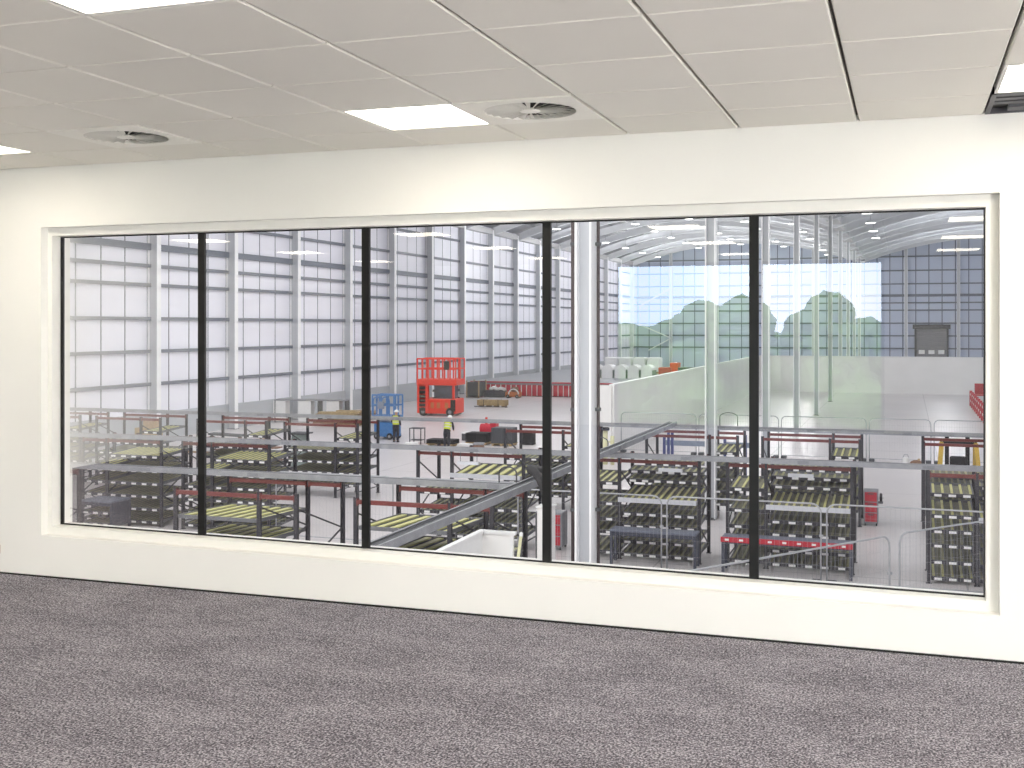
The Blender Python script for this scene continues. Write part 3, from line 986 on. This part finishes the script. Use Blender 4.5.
# blue lift
o = thing('scissor_lift', 'blue lift with curved rails, left of the two workers', 'lift', (-27.45, 58.0, HF), R(-6))
MB().bbox(-.62, .62, -.45, .45, .14, .95, .05).build('chassis', M['blue'], o)
for x in (-.42, .42):
    for y in (-.45, .45): wheel_y(o, x, y, .18, .14)
f = MB()
for y in (-.3, .3):
    f.bar((-.5, y, .95), (.5, y, 1.2), .08); f.bar((.5, y, .95), (-.5, y, 1.2), .08)
f.build('scissor_arm', M['steelblue'], o)
MB().bbox(-.74, .74, -.5, .5, 1.18, 1.34, .03).build('platform', M['blue'], o)
rails(o, .7, .46, 1.34, 2.45, M['blue'], 3, .05)
f = MB()
for x in (-.4, .15):
    f.tube([(x-.25, -.46, 1.3)] + [(x-.25*math.cos(math.pi*k/8), -.46, 2.1+.25*math.sin(math.pi*k/8)) for k in range(9)] + [(x+.25, -.46, 1.3)], .035, 6)
f.build('gate_hoop', M['blue'], o)
MB().bbox(-.3, .1, -.6, -.5, 1.7, 2.1, .02).build('control_box', M['steelblue'], o)

# people
def skin_obj(name, parent, verts, edges, m, sub=2, root=0):
    me = bpy.data.meshes.new(name)
    bm = bmesh.new()
    lay = bm.verts.layers.skin.verify()
    vs = []
    for i, (p, r) in enumerate(verts):
        v = bm.verts.new(p)
        v[lay].radius = (r, r) if not isinstance(r, tuple) else r
        v[lay].use_root = (i == root)
        vs.append(v)
    for a, b in edges: bm.edges.new((vs[a], vs[b]))
    bm.to_mesh(me); bm.free()
    me.materials.append(m)
    o = place(name, me, parent)
    md = o.modifiers.new('Skin', 'SKIN'); md.use_smooth_shade = True
    ms = o.modifiers.new('Subsurf', 'SUBSURF'); ms.levels = sub; ms.render_levels = sub
    return o

def person(label, loc, rz, lean=0.0, arm='down'):
    root = thing('person', label, 'person', loc, rz)
    V, E = [], []
    def add(p, r, j=None):
        V.append((Vector(p), r))
        if j is not None: E.append((j, len(V)-1))
        return len(V)-1
    def up(x, y, z):       # bend the upper body forward (toward -y) about the hips
        c, s = math.cos(lean), math.sin(lean)
        return (x, y*c - (z-.95)*s, .95 + (z-.95)*c + y*s)
    pel = add((0, 0, .95), .14)
    wai = add(up(0, 0, 1.1), .13, pel)
    che = add(up(0, 0, 1.3), .155, wai)
    nb = add(up(0, 0, 1.46), .075, che)
    nk = add(up(0, -.01, 1.53), .055, nb)
    hd = add(up(0, -.02, 1.62), .088, nk)
    ht = add(up(0, -.015, 1.71), .075, hd)
    nose = add(up(0, -.115, 1.615), .014, hd)
    arms = []
    for s in (-1, 1):
        ea = add(up(s*.092, 0, 1.625), .016, hd)
        sh = add(up(s*.19, 0, 1.42), .06, che)
        if arm == 'down':
            el = add(up(s*.25, .02, 1.14), .045, sh); wr = add(up(s*.2, -.16, .95), .03, el); hb = add(up(s*.17, -.23, .93), .032, wr); dirv = Vector((-s*.3, -1, -.15))
        else:
            el = add(up(s*.26, -.12, 1.18), .045, sh); wr = add(up(s*.16, -.36, 1.1), .03, el); hb = add(up(s*.13, -.43, 1.09), .032, wr); dirv = Vector((-s*.3, -1, -.1))
        dirv.normalize()
        arms.append((sh, el, wr))
        hp = V[hb][0]
        for k, ln in enumerate((.062, .075, .07, .052)):
            off = Vector((0, 0, (k-1.5)*.019))
            k1 = add(hp + off + dirv*ln*.7, .0085, hb)
            add(hp + off + dirv*ln*1.25 + Vector((-s*.02, 0, -.01)), .0075, k1)
        t1 = add(hp + Vector((-s*.035, -.015, .03)), .0095, hb)
        add(hp + Vector((-s*.05, -.045, .04)), .0085, t1)
    legs = []
    for s in (-1, 1):
        hi = add((s*.1, 0, .86), .1, pel); kn = add((s*.11, -.02, .5), .065, hi); an = add((s*.11, .02, .1), .042, kn); toe = add((s*.12, -.14, .04), .038, an)
        legs.append((hi, kn, an, toe))
    skin_obj('body', root, V, E, M['skin'])
    P = lambda i: V[i][0]
    # clothing: overalls, hi vis vest, boots, helmet
    skin_obj('trousers', root, [(P(pel), .165), (P(wai), .15)] + [(P(i), r) for lg in legs for i, r in zip(lg[:3], (.12, .088, .072))], [(0, 1), (0, 2), (2, 3), (3, 4), (0, 5), (5, 6), (6, 7)], M['cloth'])
    skin_obj('jacket', root, [(P(wai), .15), (P(che), .178), (P(nb), .085)] + [(P(i), r) for a in arms for i, r in zip(a, (.082, .062, .046))], [(0, 1), (1, 2), (1, 3), (3, 4), (4, 5), (1, 6), (6, 7), (7, 8)], M['cloth'])
    v = MB()
    prof = [(.175, .98), (.185, 1.1), (.2, 1.25), (.21, 1.38), (.15, 1.46)]
    def ringp(r, z, n=20, ry=.8): return [Vector(up(r*1.08*math.cos(2*math.pi*k/n), r*ry*math.sin(2*math.pi*k/n), z)) for k in range(n)]
    rs = [[v.bm.verts.new(p) for p in ringp(r, z)] for r, z in prof]
    for a, b in zip(rs, rs[1:]):
        for k in range(20): v._face([a[k], a[(k+1) % 20], b[(k+1) % 20], b[k]])
    vest = v.build('vest', M['hivis'], root, smooth=True)
    v = MB()
    for z0 in (1.08, 1.22):
        rs = [[v.bm.verts.new(p) for p in ringp(.195 + (z0-1.08)*.1, z)] for z in (z0, z0+.05)]
        for k in range(20): v._face([rs[0][k], rs[0][(k+1) % 20], rs[1][(k+1) % 20], rs[1][k]])
    v.build('reflective_band', M['reflect'], vest, smooth=True)
    for hi, kn, an, toe in legs:
        skin_obj('boot', root, [(P(an), .06), (P(toe) + Vector((0, 0, .012)), .05), (P(an) + Vector((0, .05, -.05)), .045)], [(0, 1), (0, 2)], M['rubber'])
    hm = MB()
    c = Vector(up(0, -.015, 1.66))
    t = bmesh.new()
    bmesh.ops.create_uvsphere(t, u_segments=18, v_segments=10, radius=.125)
    bmesh.ops.delete(t, geom=[q for q in t.verts if q.co.z < -.005], context='VERTS')
    hm._merge(t, Matrix.Translation(c))
    hm.lathe([(.124, 0), (.15, -.008), (.15, .004), (.124, .012)], 18, c)
    hm.build('helmet', M['white'], root, smooth=True)
    for s in (-1, 1):
        MB().blob(Vector(up(s*.035, -.088, 1.635)), .012, 1).build('eye', M['rubber'], root)
    return root
person('worker in yellow hi vis vest and helmet standing beside the blue lift', (-26.1, 56.2, HF), R(175), 0.06)
person('worker in yellow hi vis vest leaning over dark stores below the red lift', (-22.35, 54.3, HF), R(170), 0.42, 'fwd')

# stores around the workers
def crate(name, label, cat, x, y, w, d, h, m, rz=0, slats=True, group=None, lid=None):
    o = thing(name, label, cat, (x, y, HF), rz, group)
    f = MB()
    for s in (-1, 0, 1): f.box(s*w*.4-.05, s*w*.4+.05, -d/2, d/2, 0, .1)
    f.box(-w/2, w/2, -d/2, d/2, .1, .13)
    f.build('pallet_base', M['wood'], o)
    MB().bbox(-w/2+.03, w/2-.03, -d/2+.03, d/2-.03, .13, h, .02).build('crate_body', m, o)
    if slats:
        f = MB()
        for s in (-1, 0, 1): f.box(s*(w/2-.08)-.04, s*(w/2-.08)+.04, -d/2+.0, -d/2+.03, .13, h)
        f.build('crate_batten', lid or m, o)
    if lid: MB().box(-w/2, w/2, -d/2, d/2, h, h+.04).build('crate_lid', lid, o)
    return o
crate('black_crate', 'low black crate on the floor right of the leaning worker', 'crate', -21.6, 57.0, 1.25, 1.0, .62, M['rubber'])
crate('black_crate', 'taller black crate right of the red stacked parts', 'crate', -20.1, 56.8, 1.2, 1.0, .95, M['dgrey'])
crate('black_crate', 'flat dark crate at the feet of the leaning worker', 'crate', -23.1, 55.6, 1.6, .9, .35, M['rubber'])
o = thing('red_pump', 'red machine part standing between the black crates', 'machine', (-21.9, 59.2, HF))
MB().bbox(-.45, .45, -.3, .3, 0, .25, .03).build('skid', M['dgrey'], o)
MB().cyl((-.4, 0, .6), (.3, 0, .6), .3, 16).build('motor', M['crimson'], o)
MB().bbox(.2, .55, -.25, .25, .25, 1.1, .04).build('gear_case', M['crimson'], o)
MB().cyl((-.1, 0, .85), (-.1, 0, 1.25), .07, 10).build('pipe_stub', M['red'], o)
for i, (x, y, lb) in enumerate(((-21.7, 55.2, 'white folded sheet lying on the floor by the flat dark crate'), (-24.6, 54.9, 'white folded sheet on the floor left of the leaning worker'))):
    o = thing('folded_sheet', lb, 'sheet', (x, y, HF), R(20*i), 'white folded sheets')
    f = MB()
    for k in range(4): f.bbox(-.4+.03*k, .4-.02*k, -.3, .3-.03*k, .05*k, .05*k+.045, .012)
    f.build('sheet_fold', M['white'], o)
for i, (x, y, w_, h_, m_, lb) in enumerate(((-22.75, 58.6, .7, .45, 'dgrey', 'low dark box behind the flat crate, right of the leaning worker'), (-19.0, 57.6, .6, .75, 'rubber', 'narrow dark box at the right end of the crates'), (-20.7, 54.6, .5, .3, 'brown', 'small brown box in front of the black crates'))):
    o = thing('parts_box', lb, 'box', (x, y, HF), R(12*i-10), 'boxes of stores by the workers')
    MB().bbox(-w_/2, w_/2, -.3, .3, 0, h_, .02).build('box_body', M[m_], o)
    MB().box(-w_/2-.01, w_/2+.01, -.31, .31, h_-.06, h_+.02).build('box_lid', M['grey'] if i else M['white'], o)
o = thing('trolley', 'small black framed trolley between the two workers', 'trolley', (-24.75, 56.0, HF))
MB().box(-.35, .35, -.3, .3, .82, .86).box(-.33, .33, -.28, .28, .2, .23).build('trolley_shelf', M['dgrey'], o)
for sx in (-1, 1):
    for sy in (-1, 1):
        MB().box(sx*.32-.02, sx*.32+.02, sy*.27-.02, sy*.27+.02, .08, .86).build('leg', M['rubber'], o)
        MB().cyl((sx*.32-.015, sy*.27, .045), (sx*.32+.015, sy*.27, .045), .045, 8).build('castor', M['rubber'], o)

def at(px, py, h=0.0):
    """ground point (or point at height h over the hall floor) seen at a photo pixel"""
    a = (px - 512) / 1141
    dep = (6.3 - h) * 1141 / (py - 326)
    return dep*(-math.sin(TH) + a*math.cos(TH)), dep*(math.cos(TH) + a*math.sin(TH))

# timber bundle
x, y = at(491, 407)
o = thing('timber_bundle', 'bundle of timber on bearers lying on the open floor right of red lift', 'timber', (x, y+.4, HF))
f = MB()
for i in range(4):
    for j in range(3): f.box(-1.15, 1.15, -.45+.23*i, -.25+.23*i, .12+.14*j, .25+.14*j)
f.build('planks', M['wood'], o)
f = MB()
for s in (-1, -.33, .33, 1): f.box(s*.95-.06, s*.95+.06, -.5, .5, 0, .12)
f.build('bearer', M['brown'], o)
f = MB()
for s in (-.6, .6): f.box(s-.02, s+.02, -.46, .46, .54, .55).box(s-.02, s+.02, -.475, -.455, .1, .55)
f.build('strap', M['rubber'], o)
MB().box(-1.35, 1.4, -.55, -.5, .0, .06).build('kick_rail', M['dgrey'], o)

# raised platform with a red slatted edge
o = thing('raised_platform', 'long low grey topped platform with red slatted front behind red lift', 'platform', (0, 0, HF))
px0, px1, py0, py1 = -37.6, -17.0, 97.0, 126.0
MB().box(px0, px1, py0+.1, py1, 0, 1.3).build('deck', M['concrete_cap'], o)
f = MB()
n = 42
for i in range(n):
    xx = px0 + (px1-px0)*(i+.5)/n
    f.mat(0).box(xx-.2, xx+.2, py0, py0+.1, .05, 1.02)
    f.mat(1).box(xx+.2, xx+.25, py0-.01, py0+.1, .02, 1.02)
f.mat(0).box(px0, px1, py0-.04, py0+.1, 1.18, 1.3)
f.mat(2).box(px0, px1, py0-.03, py0+.1, 1.02, 1.18)
f.mat(3).box(px0, px1, py0-.04, py0+.1, 0, .06)
f.build('slatted_front', [M['crimson'], M['offwhite'], M['grey'], M['dgrey']], o)

o = thing('skip', 'dark grey open skip with tan corner posts beside the red slatted platform', 'skip', (-36.1, 94.6, HF))
f = MB().box(-.55, .55, -.9, -.85, .1, 1.35).box(-.55, .55, .85, .9, .1, 1.35).box(-.55, -.5, -.9, .9, .1, 1.35).box(.5, .55, -.9, .9, .1, 1.35).box(-.55, .55, -.9, .9, .1, .16)
f.build('skip_shell', M['dgrey'], o)
f = MB()
for sx in (-1, 1):
    for sy in (-1, 1): f.box(sx*.56-.05, sx*.56+.05, sy*.91-.05, sy*.91+.05, 0, 1.5)
f.build('corner_post', M['tan'], o)
x, y = at(494, 397)
o = thing('packing_heap', 'dark box with white packing heaped on it before the platform', 'box', (x, y, HF))
MB().bbox(-.85, 1.1, -.4, .4, 0, .6, .04).build('box_body', M['dgrey'], o)
f = MB()
for k in range(6): f.blob((-.3+.25*k, random.uniform(-.3, .3), .68+random.uniform(0, .2)), .2, 2, .15, (1.2, 1, .7))
f.build('packing', M['white'], o)
x, y = at(514, 398)
o = thing('floor_sweeper', 'small orange floor machine with white hoop before the red slats', 'machine', (x, y, HF))
MB().bbox(-.7, .6, -.4, .4, .12, .55, .08).build('machine_body', M['orange'], o)
MB().bbox(-.2, .35, -.35, .35, .55, .95, .1).build('machine_hood', M['brown'], o)
MB().tube([(.1+.45*math.cos(math.pi*k/8), -.42, .35+.45*math.sin(math.pi*k/8)) for k in range(9)], .06, 6).build('hoop', M['white'], o, smooth=True)
for xx in (-.45, .4): wheel_y(o, xx, 0, .16, .84)

# wrapped bundles on the platform
for k in range(5):
    lb = 'white plastic wrapped bundle on the platform, %s from the left' % ORD[k]
    o = thing('wrapped_bundle', lb, 'bundle', (-28.4 + 1.28*k, 107.0, HF+1.3), 0, 'white wrapped bundles on the platform')
    pr = [(-.56, 0), (.56, 0), (.56, .75)] + [(.56*math.cos(math.pi*j/8), .75+.55*math.sin(math.pi*j/8)) for j in range(1, 8)] + [(-.56, .75)]
    MB().prism(pr, 'y', -.9, .9).build('wrapped_load', M['white'], o)
    MB().box(-.58, -.54, -.92, .92, 0, .8).box(.54, .58, -.92, .92, 0, .8).build('edge_board', M['sage'], o)
for k in range(4):
    o = thing('wrapped_bundle', 'white wrapped bundle in the rear row on the platform, %s from the left' % ORD[k], 'bundle', (-29.2 + 1.5*k, 116.5, HF+1.3), 0, 'white wrapped bundles on the platform')
    MB().bbox(-.68, .68, -.8, .8, 0, 1.75, .15).build('wrapped_load', M['white'], o)
    MB().box(-.7, .7, -.82, -.8, .1, .3).build('edge_board', M['tan'], o)

# long red and dark machine beyond the partition
o = thing('trailer', 'red and dark grey long machine seen over the partition', 'trailer', (-20.4, 109.5, HF+1.3))
MB().bbox(-2.3, -1.0, -.8, .8, .3, 1.0, .06).build('cab_base', M['crimson'], o)
MB().bbox(-1.2, -.4, -.7, .7, .3, 1.45, .06).build('cab', M['red'], o)
MB().box(-.4, 2.0, -.75, .75, .35, 1.0).build('bed', M['dgrey'], o)
MB().bbox(2.0, 2.3, -.8, .8, .3, 1.15, .04).build('end_board', M['crimson'], o)
for xx in (-1.6, -.3, 1.4): wheel_y(o, xx, -.7, .3, .2)

# brown packing, crates and benches at the foot of the left wall
o = thing('site_bench', 'white fronted work counter at the foot of the left wall', 'counter', (*at(312, 422), HF), R(12))
MB().box(-2.4, 2.4, -.5, .5, 1.42, 1.5).build('counter_top', M['grey'], o)
for xx in (-2.1, -.4, 1.5): MB().bbox(xx-.4, xx+.45, -.45, .45, .05, 1.42, .02).build('white_cupboard', M['white'], o)
for xx in (-2.36, .55, 2.36): MB().box(xx-.04, xx+.04, -.45, .45, 0, 1.42).build('leg', M['dgrey'], o)
o = thing('packing_pile', 'stacked brown packing timber at the foot of the left wall', 'pile', (*at(346, 425), HF), R(10))
for k in range(15):
    a = random.uniform(-.12, .12); xx = random.uniform(-.7, .7); zz = .06 + .125*(k//2)*(1 if k % 2 else .9)
    yy = (-.35 if k % 2 else .35)
    MB().bar((xx-1.3*math.cos(a), yy-1.3*math.sin(a), zz), (xx+1.3*math.cos(a), yy+1.3*math.sin(a), zz), .55, .11).build('plank', M['wood'] if k % 3 else M['brown'], o)
x, y = at(175, 441)
crate('pallet_box', 'tall tan pallet box behind the back row rack at left', 'box', -33.6, 45.0, 1.0, .9, 1.55, M['wood'], lid=None)
o = thing('carton', 'small brown carton on top of the tall tan pallet box', 'carton', (-33.45, 45.0, HF+1.55))
MB().bbox(-.3, .3, -.25, .25, 0, .36, .01).build('carton_body', M['tan'], o)
MB().box(-.31, .31, -.04, .04, .355, .365).build('tape', M['brown'], o)
o = thing('packing_pile', 'heap of brown cardboard and boards beside the grey green bin', 'pile', (-27.9, 44.5, HF))
for k in range(12):
    a = random.uniform(-.6, .6); xx = random.uniform(-1.3, 1.3); zz = .15 + .12*k*(1-abs(xx)/2.0)
    MB().bar((xx-.7, random.uniform(-.4, .4), zz-.1*a), (xx+.7, random.uniform(-.4, .4), zz+.35*a), .55, .05).build('board', M['brown'] if k % 3 else M['tan'], o)
o = thing('tall_bin', 'grey green tapered bin behind the back row rack', 'bin', (-25.0, 44.0, HF))
MB().tube([(0, 0, .12), (0, 0, 1.6)], [.62, .42], 4).build('bin_body', M['sage'], o)
MB().box(-.4, .4, -.4, .4, 1.6, 1.66).build('bin_lid', M['dgrey'], o)
for sx in (-1, 1): MB().cyl((sx*.35-.03, .3, .1), (sx*.35+.03, .3, .1), .1, 10).build('castor', M['rubber'], o)
o = thing('packing_pile', 'dark and brown packing heap crossed by the first black glazing strip', 'pile', (-30.5, 47.0, HF))
for k in range(10):
    a = random.uniform(-.4, .4); xx = random.uniform(-2.0, 2.0)
    MB().bar((xx-.8, random.uniform(-.4, .4), .2+.11*k*(1-abs(xx)/3)), (xx+.8, random.uniform(-.4, .4), .2+.11*k*(1-abs(xx)/3)+.3*a), .6, .08).build('board', (M['brown'], M['dgrey'], M['tan'], M['white'])[k % 4], o)

# blue trestles behind the back row
for k, (x0, x1, lb) in enumerate(((-9.15, -7.6, 'blue trestle with grey rail behind the back row rack, left one'), (-6.75, -5.95, 'blue trestle with grey rail behind the second white column'))):
    o = thing('trestle', lb, 'trestle', (x0, 45.0, HF), 0, 'blue trestles behind the back row')
    w = x1 - x0
    for xx in ((0, .17, .32) if k == 0 else (0.0, w)): MB().box(xx-.05, xx+.05, -.05, .05, 0, 2.05 if xx != 0 else 1.9).build('post', M['navy'], o)
    MB().box(0, w+.35, -.04, .04, 1.55, 1.75).build('rail', M['steelblue'], o)
    MB().box(-.15, w+.4, -.35, .35, 0, .08).build('base', M['navy'], o)
    MB().box(w+.25, w+.35, -.05, .05, 0, 1.7).build('end_post', M['steelblue'], o)

# pale yellow post pair with black cap
o = thing('bollard', 'pale yellow twin post with black cap right of the large near column', 'post', (-13.0, 50.5, HF))
MB().cyl((0, 0, 0), (0, 0, 1.55), .12, 14).build('post_body', M['cream'], o, smooth=True)
MB().cyl((.34, 0, 0), (.34, 0, 1.3), .09, 14).build('side_post', M['cream'], o, smooth=True)
MB().cyl((0, 0, 1.55), (0, 0, 1.68), .2, 14).build('post_cap', M['rubber'], o)
MB().box(-.1, .4, -.05, .05, 1.0, 1.06).build('link_bar', M['cream'], o)

# yellow counterbalance truck at right
o = thing('forklift', 'yellow lift truck seen from behind at the right edge of the hall', 'forklift', (1.72, 43.6, HF))
MB().bbox(-.62, .62, -.95, -.3, .2, 1.05, .1).build('counterweight', M['rubber'], o)
MB().bbox(-.6, .6, -.3, .8, .25, .75, .06).build('truck_body', M['forklift'], o)
for s in (-1, 1):
    f = MB().bar((s*.66, -.75, .9), (s*.56, -.3, 2.15), .14).bar((s*.56, -.3, 2.15), (s*.56, .5, 2.15), .1).bar((s*.56, .5, 2.15), (s*.56, .75, .7), .09)
    f.build('guard_post', M['forklift'], o)
f = MB()
for k in range(5): f.box(-.6, .6, -.3+.2*k, -.22+.2*k, 2.13, 2.2)
f.build('guard_roof', M['rubber'], o)
MB().bbox(-.3, .3, -.3, .2, .95, 1.15, .06).bbox(-.3, .3, -.4, -.26, 1.1, 1.7, .06).build('seat', M['rubber'], o)
for s in (-1, 1):
    MB().box(s*.35-.07, s*.35+.07, .85, 1.0, .1, 2.3).build('mast', M['rubber'], o)
    MB().box(s*.3-.05, s*.3+.05, 1.0, 2.0, .08, .13).build('fork', M['dgrey'], o)
for s in (-1, 1):
    wheel(o, s*.5, -.6, .27, .2); wheel(o, s*.5, .6, .32, .22)
o = thing('paint_drum', 'small white drum on the pale floor left of the yellow truck', 'drum', (-.05, 54.6, HF))
MB().lathe([(.13, 0), (.15, .03), (.14, .2), (.15, .32), (.13, .35)], 16).build('drum_body', M['white'], o)
MB().tube([(-.13, 0, .34), (-.07, 0, .48), (.07, 0, .48), (.13, 0, .34)], .015, 6).build('handle', M['galv'], o)
o = thing('floor_bag', 'low brownish bag lying right of the small white drum', 'bag', (.4, 54.4, HF))
MB().blob((0, 0, .14), .25, 2, .05, (1.2, .8, .55)).build('bag_body', M['brown'], o)
MB().blob((.1, 0, .28), .07, 2, .05).build('bag_neck', M['tan'], o)

# red slatted barrier along the right side of the enclosure
o = thing('barrier', 'red and white slatted barrier at the right edge of the enclosure', 'barrier', (4.75, 80.0, HF))
for k in range(9):
    MB().box(-.1, .1, 2.1*k-.16, 2.1*k+.16, 0, 1.2).build('post', M['crimson'], o)
MB().box(-.04, .04, 0, 17, .85, 1.0).build('top_rail', M['white'], o)
MB().box(-.04, .04, 0, 17, .35, .5).build('lower_rail', M['white'], o)
o = thing('stool', 'small red stool beside the end of the slatted barrier', 'stool', (5.6, 98.0, HF))
MB().bbox(-.5, .5, -.4, .4, .75, .85, .03).build('seat', M['crimson'], o)
for sx in (-1, 1):
    for sy in (-1, 1): MB().box(sx*.42-.05, sx*.42+.05, sy*.32-.05, sy*.32+.05, 0, .75).build('leg', M['crimson'], o)
MB().box(-.5, .5, .3, .4, .85, 1.7).build('backrest', M['crimson'], o)

# ================================================================== OUTSIDE (mirrored in the glass)
struct('ground', MB().box(-60, 60, -80, OYB-.5, HF-.2, HF), M['grass'])
for k, (x, y, h) in enumerate([(-10.9, -26, 6.6), (-8.2, -31, 8.4), (-6.1, -26, 7.6), (-3.6, -31.2, 8.3), (-1.4, -26, 6.9)]):
    o = thing('garden_tree', 'leafy green tree outdoors, mirrored in the glass, %s from the left outside' % ORD[k], 'tree', (x, y, HF), 0, 'trees outside')
    MB().tube([(0, 0, 0), (.05, 0, h*.5)], [.2, .12], 8).build('trunk', M['bark'], o)
    f = MB()
    for j in range(16):
        a = random.uniform(0, 6.28)
        f.blob((.9*math.cos(a), .9*math.sin(a), h*random.uniform(.3, .84)), random.uniform(.8, 1.15), 3, .1)
    f.build('crown', M['leaf'], o)

o = thing('garden_hedge', 'long clipped green hedge outdoors, mirrored low in the glass', 'hedge', (-6, -36.5, HF))
f = MB()
for k in range(26): f.blob((-13 + 1.04*k, random.uniform(-.3, .3), 4.6 + random.uniform(-.3, .7)), 1.25, 3, .08)
f.build('hedge_top', M['leaf'], o)
MB().bbox(-13.6, 13.6, -1.0, 1.0, 0, 4.6, .3).build('hedge_body', M['leaf'], o)

# ================================================================== LIGHT
w = bpy.data.worlds.new('sky'); SC.world = w
w.use_nodes = True
nt = w.node_tree
bg = nt.nodes['Background']
tc = nt.nodes.new('ShaderNodeTexCoord')
nz = nt.nodes.new('ShaderNodeTexNoise'); nz.inputs['Scale'].default_value = 3.0; nz.inputs['Detail'].default_value = 5
rp = nt.nodes.new('ShaderNodeValToRGB')
rp.color_ramp.elements[0].position = .42; rp.color_ramp.elements[0].color = (.66, .82, 1, 1)
rp.color_ramp.elements[1].position = .6; rp.color_ramp.elements[1].color = (.96, .98, 1, 1)
nt.links.new(tc.outputs['Generated'], nz.inputs['Vector'])
nt.links.new(nz.outputs['Fac'], rp.inputs['Fac'])
nt.links.new(rp.outputs['Color'], bg.inputs['Color'])
bg.inputs['Strength'].default_value = 9.5

def area(name, loc, sx, sy, power, color=(1, 1, 1), target=None, rot=None):
    l = bpy.data.lights.new(name, 'AREA')
    l.shape = 'RECTANGLE'; l.size = sx; l.size_y = sy
    l.energy = power; l.color = color
    o = bpy.data.objects.new(name, l)
    COL.objects.link(o)
    o.location = loc
    if target is not None:
        o.rotation_euler = (Vector(target) - Vector(loc)).to_track_quat('-Z', 'Y').to_euler()
    elif rot: o.rotation_euler = rot
    return o
# added unseen fill lamps at the solid right wall, for office wall and ceiling
area('side_fill', (4.4, -0.2, .72), 1.4, 7.0, 780, (1, .99, .985), target=(-2.5, 3.0, .9))
area('side_fill_low', (3.7, -1.4, .45), .8, 6.5, 330, (1, .985, .96), target=(-5.5, 1.5, 2.7))
# hall: added unseen fill lamps under the near roof, floating fill points beyond
area('hall_fill_left', (-21, 42, EAVE+1.2), 28, 76, 10500, (1, .985, .98), target=(-21, 42.01, HF))
area('hall_fill_right', (10, 42, EAVE+1.2), 24, 76, 5400, (1, .99, .98), target=(10, 42.01, HF))
area('hall_near_fill', (-9, 9, 7.5), 26, 3, 1900, (1, .99, .97), target=(-9, 32, HF+1))  # added fill for the rack fronts, no fitting there
def point(name, loc, power, r=.35, color=(1, .985, .97)):
    l = bpy.data.lights.new(name, 'POINT'); l.energy = power; l.shadow_soft_size = r; l.color = color
    o = bpy.data.objects.new(name, l); COL.objects.link(o); o.location = loc
for x in (-32, -22.5, -13):
    for y in (100, 120, 140, 158):
        point('far_fill_light', (x, y, zr(x)-4.6), 1000)  # added fill floating well below the high bay lamps
for x in (4, 12, 20):
    for y in (100, 125, 150):
        point('far_fill_light', (x, y, zr(x)-4.6), 800, color=(.95, .97, 1))  # cooler added fill where no lamp hangs

# ================================================================== CAMERA
cam = bpy.data.cameras.new('camera')
cam.sensor_width = 36.0
cam.lens = 36.0 * 1141 / 1024
cam.shift_y = -58 / 1024
cam.clip_end = 500
co = bpy.data.objects.new('camera', cam)
COL.objects.link(co)
co.location = (0, 0, CZ)
co.rotation_euler = (R(90), 0, TH)
SC.camera = co
SC.view_settings.view_transform = 'Standard'
SC.view_settings.look = 'None'
SC.view_settings.exposure = 0.0
